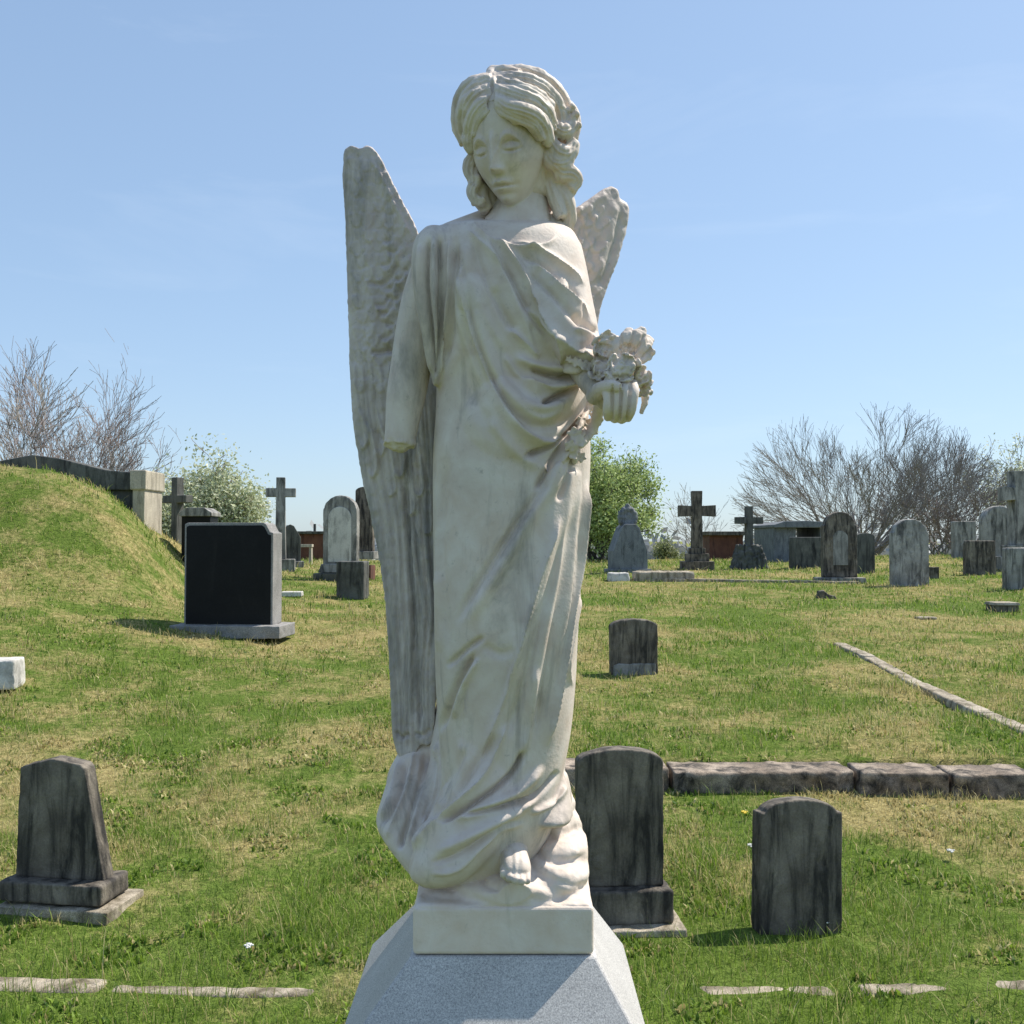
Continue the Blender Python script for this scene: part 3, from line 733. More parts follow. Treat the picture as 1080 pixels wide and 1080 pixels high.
def hit(px, py, y0=2.5, y1=60):
    d = ray(px, py); Y = np.arange(y0, y1, .02); t = Y/d[1]; z = CAM_Z+d[2]*t; g = gh(d[0]*t, Y)
    i = np.nonzero(z <= g)[0]
    if not len(i): return None
    k = i[0]; return Vector((d[0]*t[k], Y[k], float(g[k])))
def onground(px, Y):
    x = (px-540)/FPX*Y; return Vector((x, Y, ghs(x, Y)))
ys = np.concatenate([np.arange(-30,2,2.), np.arange(2,6.4,.09), np.arange(6.4,6.8,.03), np.arange(6.8,16,.11), np.arange(16,40,.3), np.arange(40,90,2.), np.geomspace(90,9000,26)])
us = np.sinh(np.linspace(-4.4,4.4,360)); us = us/us[-1]
Xg = np.array([us*(14+max(y,0)*1.6 if y < 100 else y*1.6+14) for y in ys]); Yg = np.repeat(ys[:,None], len(us), 1)
Zg = gh(Xg, Yg); n1, n2 = Xg.shape
vs = np.stack([Xg.ravel(), Yg.ravel(), Zg.ravel()], 1); idx = np.arange(n1*n2).reshape(n1,n2)
fs = np.stack([idx[:-1,:-1], idx[:-1,1:], idx[1:,1:], idx[1:,:-1]], -1).reshape(-1,4)
me = bpy.data.meshes.new('ground'); me.from_pydata(vs.tolist(), [], fs.tolist()); me.update()
def grass_colour(nt, blades):
    v = coords(nt, world=True)
    a = noise(nt, v, .55, 4, .6, .5); c = noise(nt, v, 2.6, 4, .65, .4); f = noise(nt, v, 17, 3, .7)
    mm = nd(nt, 'ShaderNodeMath', operation='MULTIPLY_ADD'); nt.links.new(c, mm.inputs[0]); mm.inputs[1].default_value = .75; nt.links.new(a, mm.inputs[2])
    m2 = nd(nt, 'ShaderNodeMath', operation='MULTIPLY_ADD'); nt.links.new(f, m2.inputs[0]); m2.inputs[1].default_value = .35; nt.links.new(mm.outputs[0], m2.inputs[2])
    dry = ramp(nt, m2.outputs[0], [(.93,0),(1.13,1)]) if False else None
    sx = nd(nt, 'ShaderNodeSeparateXYZ'); nt.links.new(v, sx.inputs[0]); yr = nd(nt, 'ShaderNodeMapRange'); nt.links.new(sx.outputs[1], yr.inputs[0])
    yr.inputs[1].default_value = 3.8; yr.inputs[2].default_value = 6.0; yr.inputs[3].default_value = -.13; yr.inputs[4].default_value = .015
    m3 = nd(nt, 'ShaderNodeMath', operation='ADD'); nt.links.new(m2.outputs[0], m3.inputs[0]); nt.links.new(yr.outputs[0], m3.inputs[1])
    mr = nd(nt, 'ShaderNodeMapRange'); nt.links.new(m3.outputs[0], mr.inputs[0]); mr.inputs[1].default_value = .98; mr.inputs[2].default_value = 1.24
    return v, mr.outputs[0], c, f
m, nt, bb = mat('lawn_soil'); v, dry, c, f = grass_colour(nt, False)
g1 = mixc(nt, ramp(nt, f, [(.3,0),(.7,1)]), (.076,.122,.022), (.145,.20,.042))
d1 = mixc(nt, ramp(nt, f, [(.35,0),(.65,1)]), (.24,.19,.080), (.40,.34,.15))
col = mixc(nt, dry, g1, d1)
fine = noise(nt, v, 55, 3, .75)
col = mixc(nt, .55, col, ramp(nt, fine, [(.3,.18),(.7,.85)]), 'OVERLAY')
nt.links.new(col, bb.inputs['Base Color']); bb.inputs['Roughness'].default_value = 1; bb.inputs['Specular IOR Level'].default_value = .05
bump(nt, bb, fine, .9, .03)
o = link('ground', me, m, smooth=True); tag(o, kind='structure')
# ---- grass blades, one mass of stuff
EXCL = []   # (cx, cy, hx, hy, rz) footprints free of grass, filled while stones are placed
def build_grass():
    m, nt, bb = mat('grass_blades'); v, dry, c, f = grass_colour(nt, True)
    at = nd(nt, 'ShaderNodeAttribute', attribute_name='rnd'); rnd = at.outputs['Fac']
    g1 = mixc(nt, rnd, (.036,.095,.010), (.27,.39,.050))
    d1 = mixc(nt, rnd, (.32,.26,.10), (.66,.58,.29))
    thr = nd(nt, 'ShaderNodeMath', operation='MULTIPLY_ADD'); nt.links.new(dry, thr.inputs[0]); thr.inputs[1].default_value = .80; thr.inputs[2].default_value = .16
    at2 = nd(nt, 'ShaderNodeAttribute', attribute_name='rnd2')
    gt = nd(nt, 'ShaderNodeMath', operation='LESS_THAN'); nt.links.new(at2.outputs['Fac'], gt.inputs[0]); nt.links.new(thr.outputs[0], gt.inputs[1])
    col = mixc(nt, gt.outputs[0], g1, d1)
    nt.links.new(col, bb.inputs['Base Color']); bb.inputs['Roughness'].default_value = .6; bb.inputs['Specular IOR Level'].default_value = .25
    tr = nd(nt, 'ShaderNodeBsdfTranslucent'); nt.links.new(col, tr.inputs[0]); mx = nd(nt, 'ShaderNodeMixShader'); mx.inputs[0].default_value = .38
    out = [n for n in nt.nodes if n.type == 'OUTPUT_MATERIAL'][0]
    nt.links.new(bb.outputs[0], mx.inputs[1]); nt.links.new(tr.outputs[0], mx.inputs[2]); nt.links.new(mx.outputs[0], out.inputs[0])
    bx = []
    for y0, y1, dens, ln, wd in ((1.2,3.0,1500,.05,.0026),(3.0,4.6,5200,.047,.0026),(4.6,6.5,3600,.046,.0032),(6.5,9.5,2000,.045,.0045),(9.5,14,900,.046,.007),(14,21,330,.05,.011),(21,36,130,.06,.018)):
        wm = y1*.56+1.0; n = int((y1-y0)*2*wm*dens); y = RNG.uniform(y0, y1, n); x = RNG.uniform(-wm, wm, n)
        k = np.abs(x) < y*.56+.9; x = x[k]; y = y[k]
        p = np.stack([x,y,x*0],1); dn = vnoise(p, 5.0)+.8*vnoise(p+9, 1.6); keep = RNG.uniform(-1.3,1.0,len(x)) < dn+.55
        x = x[keep]; y = y[keep]; dn = dn[keep]
        ok = np.ones(len(x), bool)
        for cx, cy, hx, hy, rz in EXCL:
            ca, sa = math.cos(rz), math.sin(rz); dx = x-cx; dy = y-cy
            ok &= ~((np.abs(dx*ca+dy*sa) < hx)&(np.abs(-dx*sa+dy*ca) < hy))
        x = x[ok]; y = y[ok]; dn = dn[ok]
        L = ln*RNG.lognormal(-.12,.42,len(x))*(1+.35*dn+1.1*sstep(.45,1.0,vnoise(np.stack([x,y,x*0+7],1), 2.3))); W = wd*RNG.uniform(.6,1.3,len(x)); bx.append((x,y,L,W))
    # broad leaved clover and dandelion rosettes in patches
    for y0, y1, dens in ((1.2,4.6,2600),(4.6,7.5,1500),(7.5,12,420)):
        wm = y1*.56+1.0; n = int((y1-y0)*2*wm*dens); y = RNG.uniform(y0, y1, n); x = RNG.uniform(-wm, wm, n)
        p = np.stack([x,y,x*0+3],1); k = (vnoise(p, 3.2)+.5*vnoise(p, 9.0) > .30); x = x[k]; y = y[k]
        ok = np.ones(len(x), bool)
        for cx, cy, hx, hy, rz in EXCL:
            ca, sa = math.cos(rz), math.sin(rz); dx = x-cx; dy = y-cy
            ok &= ~((np.abs(dx*ca+dy*sa) < hx)&(np.abs(-dx*sa+dy*ca) < hy))
        x = x[ok]; y = y[ok]; bx.append((x, y, RNG.uniform(.018,.042,len(x)), RNG.uniform(.007,.014,len(x))*(1+.06*y)))
    x, y, L, W = [np.concatenate([b_[i] for b_ in bx]) for i in range(4)]
    z = gh(x, y)-.004; n = len(x); th = RNG.uniform(0,2*np.pi,n); ln = RNG.uniform(.15,1.15,n); ft = th+RNG.normal(0,.9,n)+np.pi/2
    lean = np.stack([np.cos(th),np.sin(th)],1); side = np.stack([-np.sin(th+RNG.normal(0,.6,n)),np.cos(th)],1)
    B = np.stack([x,y,z],1)
    def pt(hf, lf, w):
        q = B.copy(); q[:,:2] += lean*(L*lf*ln)[:,None]+side*(w*W)[:,None]; q[:,2] += L*hf*np.cos(ln*.6); return q
    a = pt(0,0,-.5); b_ = pt(0,0,.5); c_ = pt(.6,.3,.42); d_ = pt(.6,.3,-.42); e = pt(.97,.85,0)
    quads = np.stack([a,b_,c_,d_],1).reshape(-1,3); tris = np.stack([d_,c_,e],1)
    # every blade: one quad and one triangle
    nv = n*7; co = np.concatenate([np.stack([a,b_,c_,d_],1), tris], 1).reshape(-1,3)
    me = bpy.data.meshes.new('grass'); me.vertices.add(nv); me.vertices.foreach_set('co', co.astype(np.float32).ravel())
    me.loops.add(nv); me.loops.foreach_set('vertex_index', np.arange(nv, dtype=np.int32))
    st = (np.arange(n)[:,None]*7+np.array([0,4])[None]).ravel().astype(np.int32); me.polygons.add(2*n); me.polygons.foreach_set('loop_start', st)
    me.update(calc_edges=True)
    for nm in ('rnd','rnd2'):
        at = me.attributes.new(nm, 'FLOAT', 'FACE'); at.data.foreach_set('value', np.repeat(RNG.uniform(0,1,n),2).astype(np.float32))
    o = link('grass', me, m); tag(o, 'patchy green and straw coloured grass blades covering the cemetery lawn', 'grass', kind='stuff')
    print('blades', n)
# ================================================================ gravestones
M_DARK = stone_mat('soot_black_marble', (.115,.096,.077), (.245,.212,.168), (.030,.027,.024), .85, sc=1.6, streak=6, bs=.9)
M_DARKG = stone_mat('dark_green_stone', (.075,.076,.070), (.14,.14,.125), (.022,.022,.022), .6, streak=6)
M_GREY = stone_mat('grey_marble', (.23,.222,.205), (.36,.35,.325), (.07,.07,.066), .75, streak=5)
M_LIGHT = stone_mat('pale_marble_stone', (.50,.48,.44), (.62,.60,.55), (.26,.25,.23), .5, streak=3)
M_BLACK = stone_mat('black_polished_granite', (.009,.0095,.011), (.012,.0125,.014), (.018,.018,.018), .2, rough=.45, bs=.02)
M_BLACK.node_tree.nodes['Principled BSDF'].inputs['Specular IOR Level'].default_value = .12
M_ROCKF = stone_mat('rough_grey_granite', (.19,.183,.175), (.28,.27,.26), (.20,.20,.19), .5, speck=.5, bs=.9)
M_BLUE = stone_mat('blue_grey_granite', (.14,.152,.165), (.20,.212,.225), (.07,.075,.08), .5, speck=.3, streak=4)
M_BRICK = stone_mat('red_brown_brick', (.13,.055,.04), (.18,.08,.055), (.06,.03,.025), .4)
M_SAND = stone_mat('tan_sandstone', (.36,.32,.25), (.48,.43,.34), (.20,.18,.14), .5, speck=.3)
M_CONC = stone_mat('worn_concrete', (.30,.255,.19), (.42,.365,.285), (.12,.10,.065), .75, speck=.4, bs=.8)
M_WALLTOP = stone_mat('mossy_kerb_stone', (.20,.155,.115), (.40,.33,.26), (.035,.03,.025), .8, speck=.5, bs=1.0, streak=1.3)
def prof_round(w, h, sh=0.0, rise=None, n=16, flare=0.0):
    # arched top: half width w, total height h; sh = small square shoulders; rise = arc height
    r = (w-sh) if rise is None else rise; pts = [(-w-flare,0),(w+flare,0),(w,h-r)]
    if sh: pts.append((w-sh, h-r))
    for i in range(1 if not sh else 0, n+1):
        t = math.pi*i/n; pts.append(((w-sh)*math.cos(t), h-r+r*math.sin(t)))
    if sh: pts += [(-w+sh, h-r), (-w, h-r)]
    out = []
    for p in pts:
        if not out or (abs(p[0]-out[-1][0])+abs(p[1]-out[-1][1])) > 1e-4: out.append(p)
    return out
def prof_peak(w, h, rise, wt=None):
    wt = w if wt is None else wt; return [(-w,0),(w,0),(wt,h-rise),(wt*.35,h-rise*.12),(0,h),(-wt*.35,h-rise*.12),(-wt,h-rise)]
def prof_flat(w, h, wt=None): wt = w if wt is None else wt; return [(-w,0),(w,0),(wt,h),(-wt,h)]
def slab(prof, t, voxel=0, amp=.002, chips=0, seed=0):
    b = MB(); b.prism(prof, -t/2, t/2); me = b.mesh()
    if voxel:
        me = remesh(me, voxel, 1, .35); co = get_co(me); no = get_no(me)
        d = amp*fbm(co+seed, 22, 3)
        if chips: d -= chips*sstep(.25,.7, vnoise(co+seed*3, 9))*sstep(.35,.9, vnoise(co+seed, 31)+.4)
        set_co(me, co+no*d[:,None])
    return me
def boxm(hx, hy, h, taper=1, voxel=0, amp=.003, seed=0, z=0):
    b = MB(); b.box((0,0,z), (hx,hy,h), taper=taper); me = b.mesh()
    if voxel: me = remesh(me, voxel, 2, .5); noise_disp(me, amp, 14, 3, seed)
    return me
class Stone:
    """one monument standing on the ground where the photo shows its foot"""
    def __init__(s, name, px, py, label, cat='gravestone', group='gravestones in the churchyard', Y=None, rz=0, lean=(0,0)):
        p = hit(px, py) if Y is None else onground(px, Y)
        if p is None: p = onground(px, 30)
        s.p = p; s.k = p.y/FPX; s.root = empty(name, p, label, cat, group, rz); s.root.rotation_euler = (lean[0], lean[1], rz); s.rz = rz
    def part(s, name, me, m, z=0, x=0, y=0, bevel=0, smooth=False, label=None):
        o = link(name, me, m, s.root, smooth=smooth, bevel=bevel); o.location = (x, y, z)
        if label: o['label'] = label
        return o
    def free(s, hx, hy): EXCL.append((s.p.x, s.p.y, hx, hy, s.rz))
def fine(s, px): return px*s.k
# -- near left: tapered marker on two bases
s = Stone('gravestone', 68, 953, 'dark tapered headstone with a low peaked top on a stepped pale base, nearest at left', rz=R(-9)); k = s.k
s.part('tablet', slab([(-50*k,0),(50*k,0),(27*k,114*k),(22*k,118*k),(-6*k,123*k),(-12*k,123*k),(-42*k,115*k),(-46*k,113*k)], .085, .0055, .0016, .003, 1), M_DARK, z=.118, smooth=True)
s.part('base', boxm(57*k,.115,.085, voxel=.008, amp=.004, seed=4), M_DARK, z=.035, smooth=True)
s.part('footing', boxm(62*k,.15,.08, voxel=.01, amp=.006, seed=5), M_CONC, z=-.055, smooth=True, x=.03); s.free(.33,.19)
# -- near centre: tablet on base
s = Stone('gravestone', 652, 975, 'dark arched headstone on a two step pale base beside the angel', Y=4.28, rz=R(5)); k = s.k
s.part('tablet', slab(prof_round(45*k,141*k,0,14*k), .085, .0055, .0016, .003, 2), M_DARK, z=.165, smooth=True)
s.part('base', boxm(52*k,.10,.135, voxel=.008, amp=.005, seed=6), M_DARK, z=.03, smooth=True)
s.part('footing', boxm(63*k,.16,.075, voxel=.01, amp=.004, seed=7), M_CONC, z=-.045, smooth=True); s.free(.27,.16)
# -- near right: leaning marker
s = Stone('gravestone', 840, 983, 'small dark arched headstone without a base, leaning slightly in the grass at right', rz=R(12), lean=(R(-3),R(2.5))); k = s.k
s.part('tablet', slab(prof_round(46.5*k,144*k,6*k,13*k), .085, .0055, .002, .004, 3), M_DARK, z=-.03, smooth=True)
s.free(.15,.05)
# -- middle: small marker on the terrace
s = Stone('gravestone', 668, 711, 'small dark square shouldered headstone alone on the lawn above the stone kerb', rz=R(6)); k = s.k
s.part('tablet', slab(prof_round(25*k,58*k,1.5*k,6*k), .11, .012, .003, .004, 9), M_DARK, z=0, smooth=True)
s.part('base', boxm(23.5*k,.062,.13, taper=.97, voxel=.012, amp=.004, seed=18), M_GREY, z=-.02, smooth=True)

# -- large black die
s = Stone('granite_monument', 246, 668, 'large square black granite monument with one clipped shoulder on a pale granite base', 'monument', rz=R(-4)); k = s.k
w, h = 47*k, 106*k
pr = [(-w,0),(w,0),(w,h*.90),(w*.93,h*.91),(w*.84,h*.985),(w*.78,h),(-w*.93,h),(-w,h*.985)]
s.part('die', MB().prism([(a*1.0,c) for a,c in pr], -.17, .17).mesh(), M_ROCKF, z=10*k, bevel=.008)
pf = [(a*.955,c*.965+h*.008) for a,c in pr]
s.part('polished_face', MB().prism(pf, -.176, -.10).mesh(), M_BLACK, z=10*k, bevel=.003)
s.part('base', boxm(58*k,.30,13*k, voxel=.015, amp=.006), M_ROCKF, z=-3*k, smooth=True); s.free(.7,.3)
# -- white block at the edge of the picture
s = Stone('marble_block', -2, 725, 'low white marble block in the grass at the left edge', 'stone block', rz=R(10)); k = s.k
s.part('block', boxm(22*k,.16,30*k, taper=.95, voxel=.012, amp=.005), M_LIGHT, smooth=True)
# -- behind the black monument
s = Stone('gravestone', 211, 600, 'black monument with a pale gabled cap showing above the large black one', Y=16.5); k = s.k
s.part('shaft', boxm(15*k,.22,60*k), M_BLACK, bevel=.01)
b = MB(); b.prism([(-17*k,0),(17*k,0),(17*k,4*k),(9*k,9*k),(-9*k,9*k),(-17*k,4*k)], -.27, .27); s.part('cap', b.mesh(), M_GREY, z=60*k, bevel=.01)
def cross(px, py, Y, label, hw, top, bar, th, m, steps=(), x_t=.12, rz=0, barh=None, taper=1.0, lean=(0,0), rock=None, flare=0):
    s = Stone('stone_cross', px, py, label, 'cross', 'stone crosses', Y=Y, rz=rz, lean=lean); k = s.k; z = -.05; a = .5
    for i, (wx, hh) in enumerate(steps):
        s.part('step', boxm(wx*k, wx*k*.8, hh*k+(.05 if i == 0 else 0)), m, z=z, bevel=.012); z += hh*k+(.05 if i == 0 else 0)
    if rock:
        me = boxm(rock[0]*k, rock[0]*k*.6, rock[1]*k, taper=.62, voxel=.03, amp=.035, seed=3); s.part('rock_base', me, m, z=z, smooth=True); z += rock[1]*k*.92
    t = th*k; H = top*k-z; zb = top*k-bar*k; bh = (barh or th)*k
    b = MB(); f = flare*k
    pf = [(-t*taper,z),(t*taper,z),(t,zb-bh),(hw*k,zb-bh-f),(hw*k,zb+bh+f),(t,zb+bh),(t+f*.6,top*k),(-t-f*.6,top*k),(-t,zb+bh),(-hw*k,zb+bh+f),(-hw*k,zb-bh-f),(-t,zb-bh)]
    b.prism(pf, -x_t, x_t); s.part('cross', b.mesh(), m, bevel=.012); return s
cross(187, 588, 19, 'short dark stone cross beside the burial vault', 17, 76, 23, 4.0, M_DARKG, x_t=.09, rz=R(-28))
cross(296, 606, 22, 'tall grey stone cross rising behind the large black monument', 15.5, 98, 16, 4.6, M_GREY, ((15,12),), x_t=.11, rz=R(10), taper=1.25)
s = Stone('gravestone', 306, 603, 'small dark pointed headstone with a sunlit edge behind the black monument', Y=24, rz=R(14)); k = s.k
s.part('tablet', slab(prof_peak(11*k,44*k,14*k), .22), M_DARKG, bevel=.01); s.part('base', boxm(14*k,.25,7*k), M_GREY, z=-.04, bevel=.01)
s = Stone('arched_frame', 321, 601, 'small rusty tan arched frame standing in the grass', 'frame', Y=26, group='small things between the graves'); k = s.k
b = MB(); b.box((-7*k,0,-.05), (1.3*k,.09,21*k)); s.part('leg', b.mesh(), M_SAND, bevel=.006); b = MB(); b.box((7*k,0,-.05), (1.3*k,.09,21*k)); s.part('leg', b.mesh(), M_SAND, bevel=.006)
s.part('top', boxm(9*k,.11,3*k), M_SAND, z=21*k-.05+.002, bevel=.006)
s = Stone('brick_vault', 330, 590, 'small red brown flat roofed brick vault between the cross and the pale tablet', 'vault', 'brick vaults', Y=34); k = s.k
s.part('wall', boxm(18*k,.9,37*k), M_BRICK, z=-.3); s.part('roof', boxm(20*k,1.0,3*k), M_DARKG, z=37*k-.3+.002, bevel=.02); s.part('finial', boxm(1.2*k,.04,8*k), M_DARKG, z=40*k-.3, x=2*k)
s = Stone('marble_slab', 308, 629, 'thin white marble slab lying flat in the grass', 'slab', 'low slabs in the grass', rz=R(5)); k = s.k
s.part('slab', boxm(11*k,.14,.075, taper=.97), M_LIGHT, bevel=.01)
# tablet on flared base
s = Stone('gravestone', 360, 603, 'pale round topped marble tablet on a wide flared dark base left of the angel', Y=19.5, rz=R(-7)); k = s.k
s.part('tablet', slab(prof_round(18.5*k,73*k,0), .20, .02, .004, .004, 12), M_GREY, z=17*k, smooth=True)
s.part('inset_panel', slab(prof_round(12.5*k,58*k,0), .03), M_LIGHT, z=20*k, y=-.10, bevel=.006)
s.part('plinth', boxm(21*k,.24,9*k, taper=.87), M_GREY, z=9*k, bevel=.012); s.part('base', boxm(25*k,.32,12*k), M_DARKG, z=-2*k-.03, bevel=.012)
s = Stone('gravestone', 372, 630, 'low dark stone block standing just in front of the pale round topped tablet', rz=R(-8)); k = s.k
s.part('block', boxm(15*k,.16,40*k, voxel=.02, amp=.004), M_DARKG, z=-.03, smooth=True)
s = Stone('gravestone', 385, 622, 'narrow dark headstone half hidden by the angel wing', Y=20.5, rz=R(-10)); k = s.k
s.part('tablet', slab(prof_round(9.5*k,68*k,0,5*k), .16), M_DARK, z=30*k, bevel=.012); s.part('base', boxm(13*k,.2,8*k), M_GREY, z=22*k, bevel=.01); s.part('pier', boxm(9*k,.15,26*k), M_BRICK, z=-.2, bevel=.01)
# ---- right hand group
s = Stone('gravestone', 662, 603, 'blue grey house shaped monument crowned with a carved stone wreath', rz=R(14)); k = s.k
b = MB(); b.prism([(-19*k,0),(19*k,0),(19*k,22*k),(10*k,46*k),(6*k,50*k),(-6*k,50*k),(-10*k,46*k),(-19*k,22*k)], -.22, .22); s.part('die', b.mesh(), M_BLUE, bevel=.015)
b = MB()
for i in range(12):
    t = 2*math.pi*i/12; b.ball((8*k*math.cos(t),0,57*k+9*k*math.sin(t)), (3.6*k,.09,3.6*k), 10, 8)
b.ball((0,0,57*k), (7*k,.07,8*k), 12, 10); b.ball((0,0,68*k), (3*k,.07,4*k), 10, 8); b.box((0,0,47*k), (5*k,.08,6*k)); me = remesh(b.mesh(), .02, 1); noise_disp(me, .012, 12); s.part('wreath', me, M_BLUE, smooth=True)
s.part('base', boxm(22*k,.30,.10), M_BLUE, z=-.03, bevel=.01)
s = Stone('marble_slab', 652, 612, 'short pale marble footstone lying before the house shaped monument', 'slab', 'low slabs in the grass'); k = s.k
s.part('slab', boxm(12*k,.18,9*k, taper=.85, voxel=.02, amp=.008), M_LIGHT, smooth=True, z=-.02)
s = Stone('ledger_stone', 699, 612, 'long low pale grave kerb in the grass left of the tallest dark cross', 'ledger', 'low slabs in the grass'); k = s.k
s.part('slab', boxm(31*k,.35,11*k, taper=.98, voxel=.025, amp=.01), M_CONC, smooth=True, z=-.03)
cross(735, 600, None, 'tallest dark stone cross on a stepped base, standing against the sky', 19.5, 82, 21, 5.2, M_DARK, ((17,8),(12,8),(8.5,6)), x_t=.15, rz=R(-5), taper=1.15, flare=.8)
cross(790, 600, None, 'smaller dark cross on a rough boulder base right of the tallest cross', 14.5, 66, 15, 3.6, M_DARKG, (), x_t=.10, rz=R(4), rock=(19,27))
s = Stone('brick_vault', 758, 588, 'low dark brick vault with a flat black roof between the two crosses', 'vault', 'brick vaults', Y=37); k = s.k
s.part('wall', boxm(17*k,1.3,32*k), M_BRICK, z=-.2); s.part('roof', boxm(20*k,1.5,4*k), M_DARK, z=32*k-.2+.002, bevel=.02)
s = Stone('mausoleum', 835, 592, 'wide low grey granite mausoleum with a shallow arched roof and a barred opening', 'mausoleum', None, Y=33); k = s.k
b = MB(); b.box((-18.5*k,0,-.3), (11*k,1.3,43*k)); b.box((24*k,0,-.3), (7*k,1.3,43*k)); b.box((5*k,0,-.3), (12.4*k,1.2,26*k)); s.part('wall', b.mesh(), M_BLUE)
b = MB(); b.prism([(-31*k,0),(33*k,0),(33*k,3*k),(18*k,6*k),(2*k,7*k),(-20*k,6.5*k),(-31*k,3*k)], -1.5, 1.5); s.part('roof', b.mesh(), M_BLUE, z=43*k-.3+.003, bevel=.02)
s = Stone('gravestone', 852, 597, 'low dark square block monument in front of the grey mausoleum', Y=27.5, rz=R(3)); k = s.k
s.part('die', boxm(17*k,.3,34*k, taper=.97), M_DARKG, z=-.05, bevel=.02)
s = Stone('gravestone', 885, 614, 'tall dark arched headstone with a pale carved panel on a flat pale base', rz=R(3)); k = s.k
s.part('tablet', slab(prof_round(18*k,69*k,2*k,14*k), .20, .018, .004, .004, 22), M_DARK, z=5*k, smooth=True)
s.part('carved_panel', slab(prof_round(8*k,36*k,0), .02), M_GREY, z=18*k, y=-.098, bevel=.004); s.part('base', boxm(24*k,.30,6*k, taper=.96), M_GREY, z=-.02, bevel=.012); 
s = Stone('gravestone', 911, 601, 'plain dark square headstone just behind the tall arched one', Y=24, rz=R(6)); k = s.k
s.part('tablet', slab(prof_round(10*k,44*k,0,4*k), .2), M_DARKG, z=-.03, bevel=.012)
s = Stone('gravestone', 959, 618, 'grey round shouldered headstone with pale streaks, alone on the lawn', rz=R(6)); k = s.k
s.part('tablet', slab(prof_round(19.5*k,72*k,1.5*k,14*k), .18, .018, .004, .005, 25), stone_mat('streaked_grey_marble', (.23,.225,.21), (.40,.39,.365), (.07,.07,.07), .7, streak=4), z=-.03, smooth=True)
s = Stone('gravestone', 983, 602, 'very small dark stub of a headstone in the grass', Y=22); k = s.k
s.part('stub', boxm(5*k,.1,13*k, voxel=.02, amp=.006), M_DARK, z=-.03, smooth=True)
s = Stone('gravestone', 1016, 583, 'pale upright square headstone with vertical streaks in the back row', Y=31, rz=R(4)); k = s.k
s.part('tablet', slab(prof_flat(12*k,42*k), .25, .03, .006, .006, 27), M_GREY, z=-.1, smooth=True)
s = Stone('gravestone', 1052, 585, 'large pale arched monument on a dark base beside the carved cross', Y=27); k = s.k
s.part('tablet', slab(prof_round(17.5*k,56*k,0), .34, .025, .005, .005, 28), M_GREY, z=6*k, smooth=True); s.part('base', boxm(24*k,.4,10*k), M_DARK, z=-4*k, bevel=.015)
s = Stone('gravestone', 1033, 606, 'squat grey headstone in front of the large pale arched monument', rz=R(5)); k = s.k
s.part('tablet', slab(prof_flat(16*k,37*k,15*k), .22, .02, .004, .004, 29), M_DARK, z=-.03, smooth=True)
cross(1073, 598, 24.5, 'tall grey carved cross on a dark stepped pedestal at the right edge', 17, 104, 24, 6.5, M_GREY, ((19,14),(13,12)), x_t=.18, rz=R(5), flare=1)
s = Stone('gravestone', 1075, 621, 'grey square headstone cut off by the right edge of the picture', rz=R(5)); k = s.k
s.part('tablet', slab(prof_flat(16*k,45*k,15.5*k), .2, .018, .004, .004, 30), M_GREY, z=-.03, smooth=True)
s = Stone('flat_marker', 1057, 644, 'small slanted marker with a pale top and a dark face, low in the grass', 'marker', 'low slabs in the grass'); k = s.k
s.part('block', boxm(13*k,.14,8*k), M_DARK, z=-.03, bevel=.01); s.part('top_slab', boxm(14*k,.17,3*k, taper=.9), M_CONC, z=8*k-.028, bevel=.008)
s = Stone('flat_marker', 976, 653, 'flat pale stone almost buried in the lawn', 'marker', 'low slabs in the grass'); k = s.k
s.part('slab', boxm(10*k,.10,.035, taper=.9, voxel=.015, amp=.006), M_CONC, smooth=True)
s = Stone('broken_stone', 872, 631, 'jagged dark stump of a broken headstone in the lawn', 'broken stone', 'low slabs in the grass'); k = s.k
s.part('stump', slab([(-11*k,0),(10*k,0),(8*k,4*k),(1*k,5*k),(-4*k,10*k),(-9*k,9*k)], .14, .012, .006, 0, 31), M_DARK, z=-.02, smooth=True)
# ---- kerbs and retaining wall
def strip(name, a, c, hw, h, m, label, cat='kerb', up=0.0, group='grave kerbs', excl=True, wob=.004):
    a = Vector(a); c = Vector(c); L = (c-a).length; n = max(2, int(L/.35)); ctr = (a+c)/2
    o = empty(name, ctr, label, cat, group)
    ang = math.atan2(c.y-a.y, c.x-a.x); pos = 0.0; i = 0; rr = random.Random(int(L*100)); xs = [0]
    while xs[-1] < L-.01:
        xs.append(min(L, xs[-1]+rr.uniform(.9,1.5)))
    for x0, x1 in zip(xs[:-1], xs[1:]):
        m0 = a+(c-a)*((x0+x1)/2/L); hl = (x1-x0)/2-.004
        me = boxm(hl, hw, h, voxel=min(.02, hw*.35, h*.35), amp=wob, seed=x0*7); q = link('kerb_stone', me, m, o, smooth=True)
        z0 = ghs(*(a+(c-a)*(x0/L)).xy); z1 = ghs(*(a+(c-a)*(x1/L)).xy)
        q.location = (m0.x-ctr.x, m0.y-ctr.y, (z0+z1)/2-h+up-ctr.z+rr.uniform(-.006,.006)); q.rotation_euler = (0, -math.atan2(z1-z0, x1-x0), ang)
    if excl: EXCL.append((ctr.x, ctr.y, L/2, hw*.6, ang))
    return o
a = hit(884, 681); c = hit(1082, 772)
strip('grave_kerb', a, c+(c-a).normalized()*.2, .075, .12, M_CONC, 'pale concrete kerb running diagonally across the terrace lawn at right', up=.034)
a = hit(668, 612.5); c = hit(906, 616); strip('grave_kerb', a, c, .10, .14, M_CONC, 'thin far kerb line in front of the two dark crosses', up=.05)
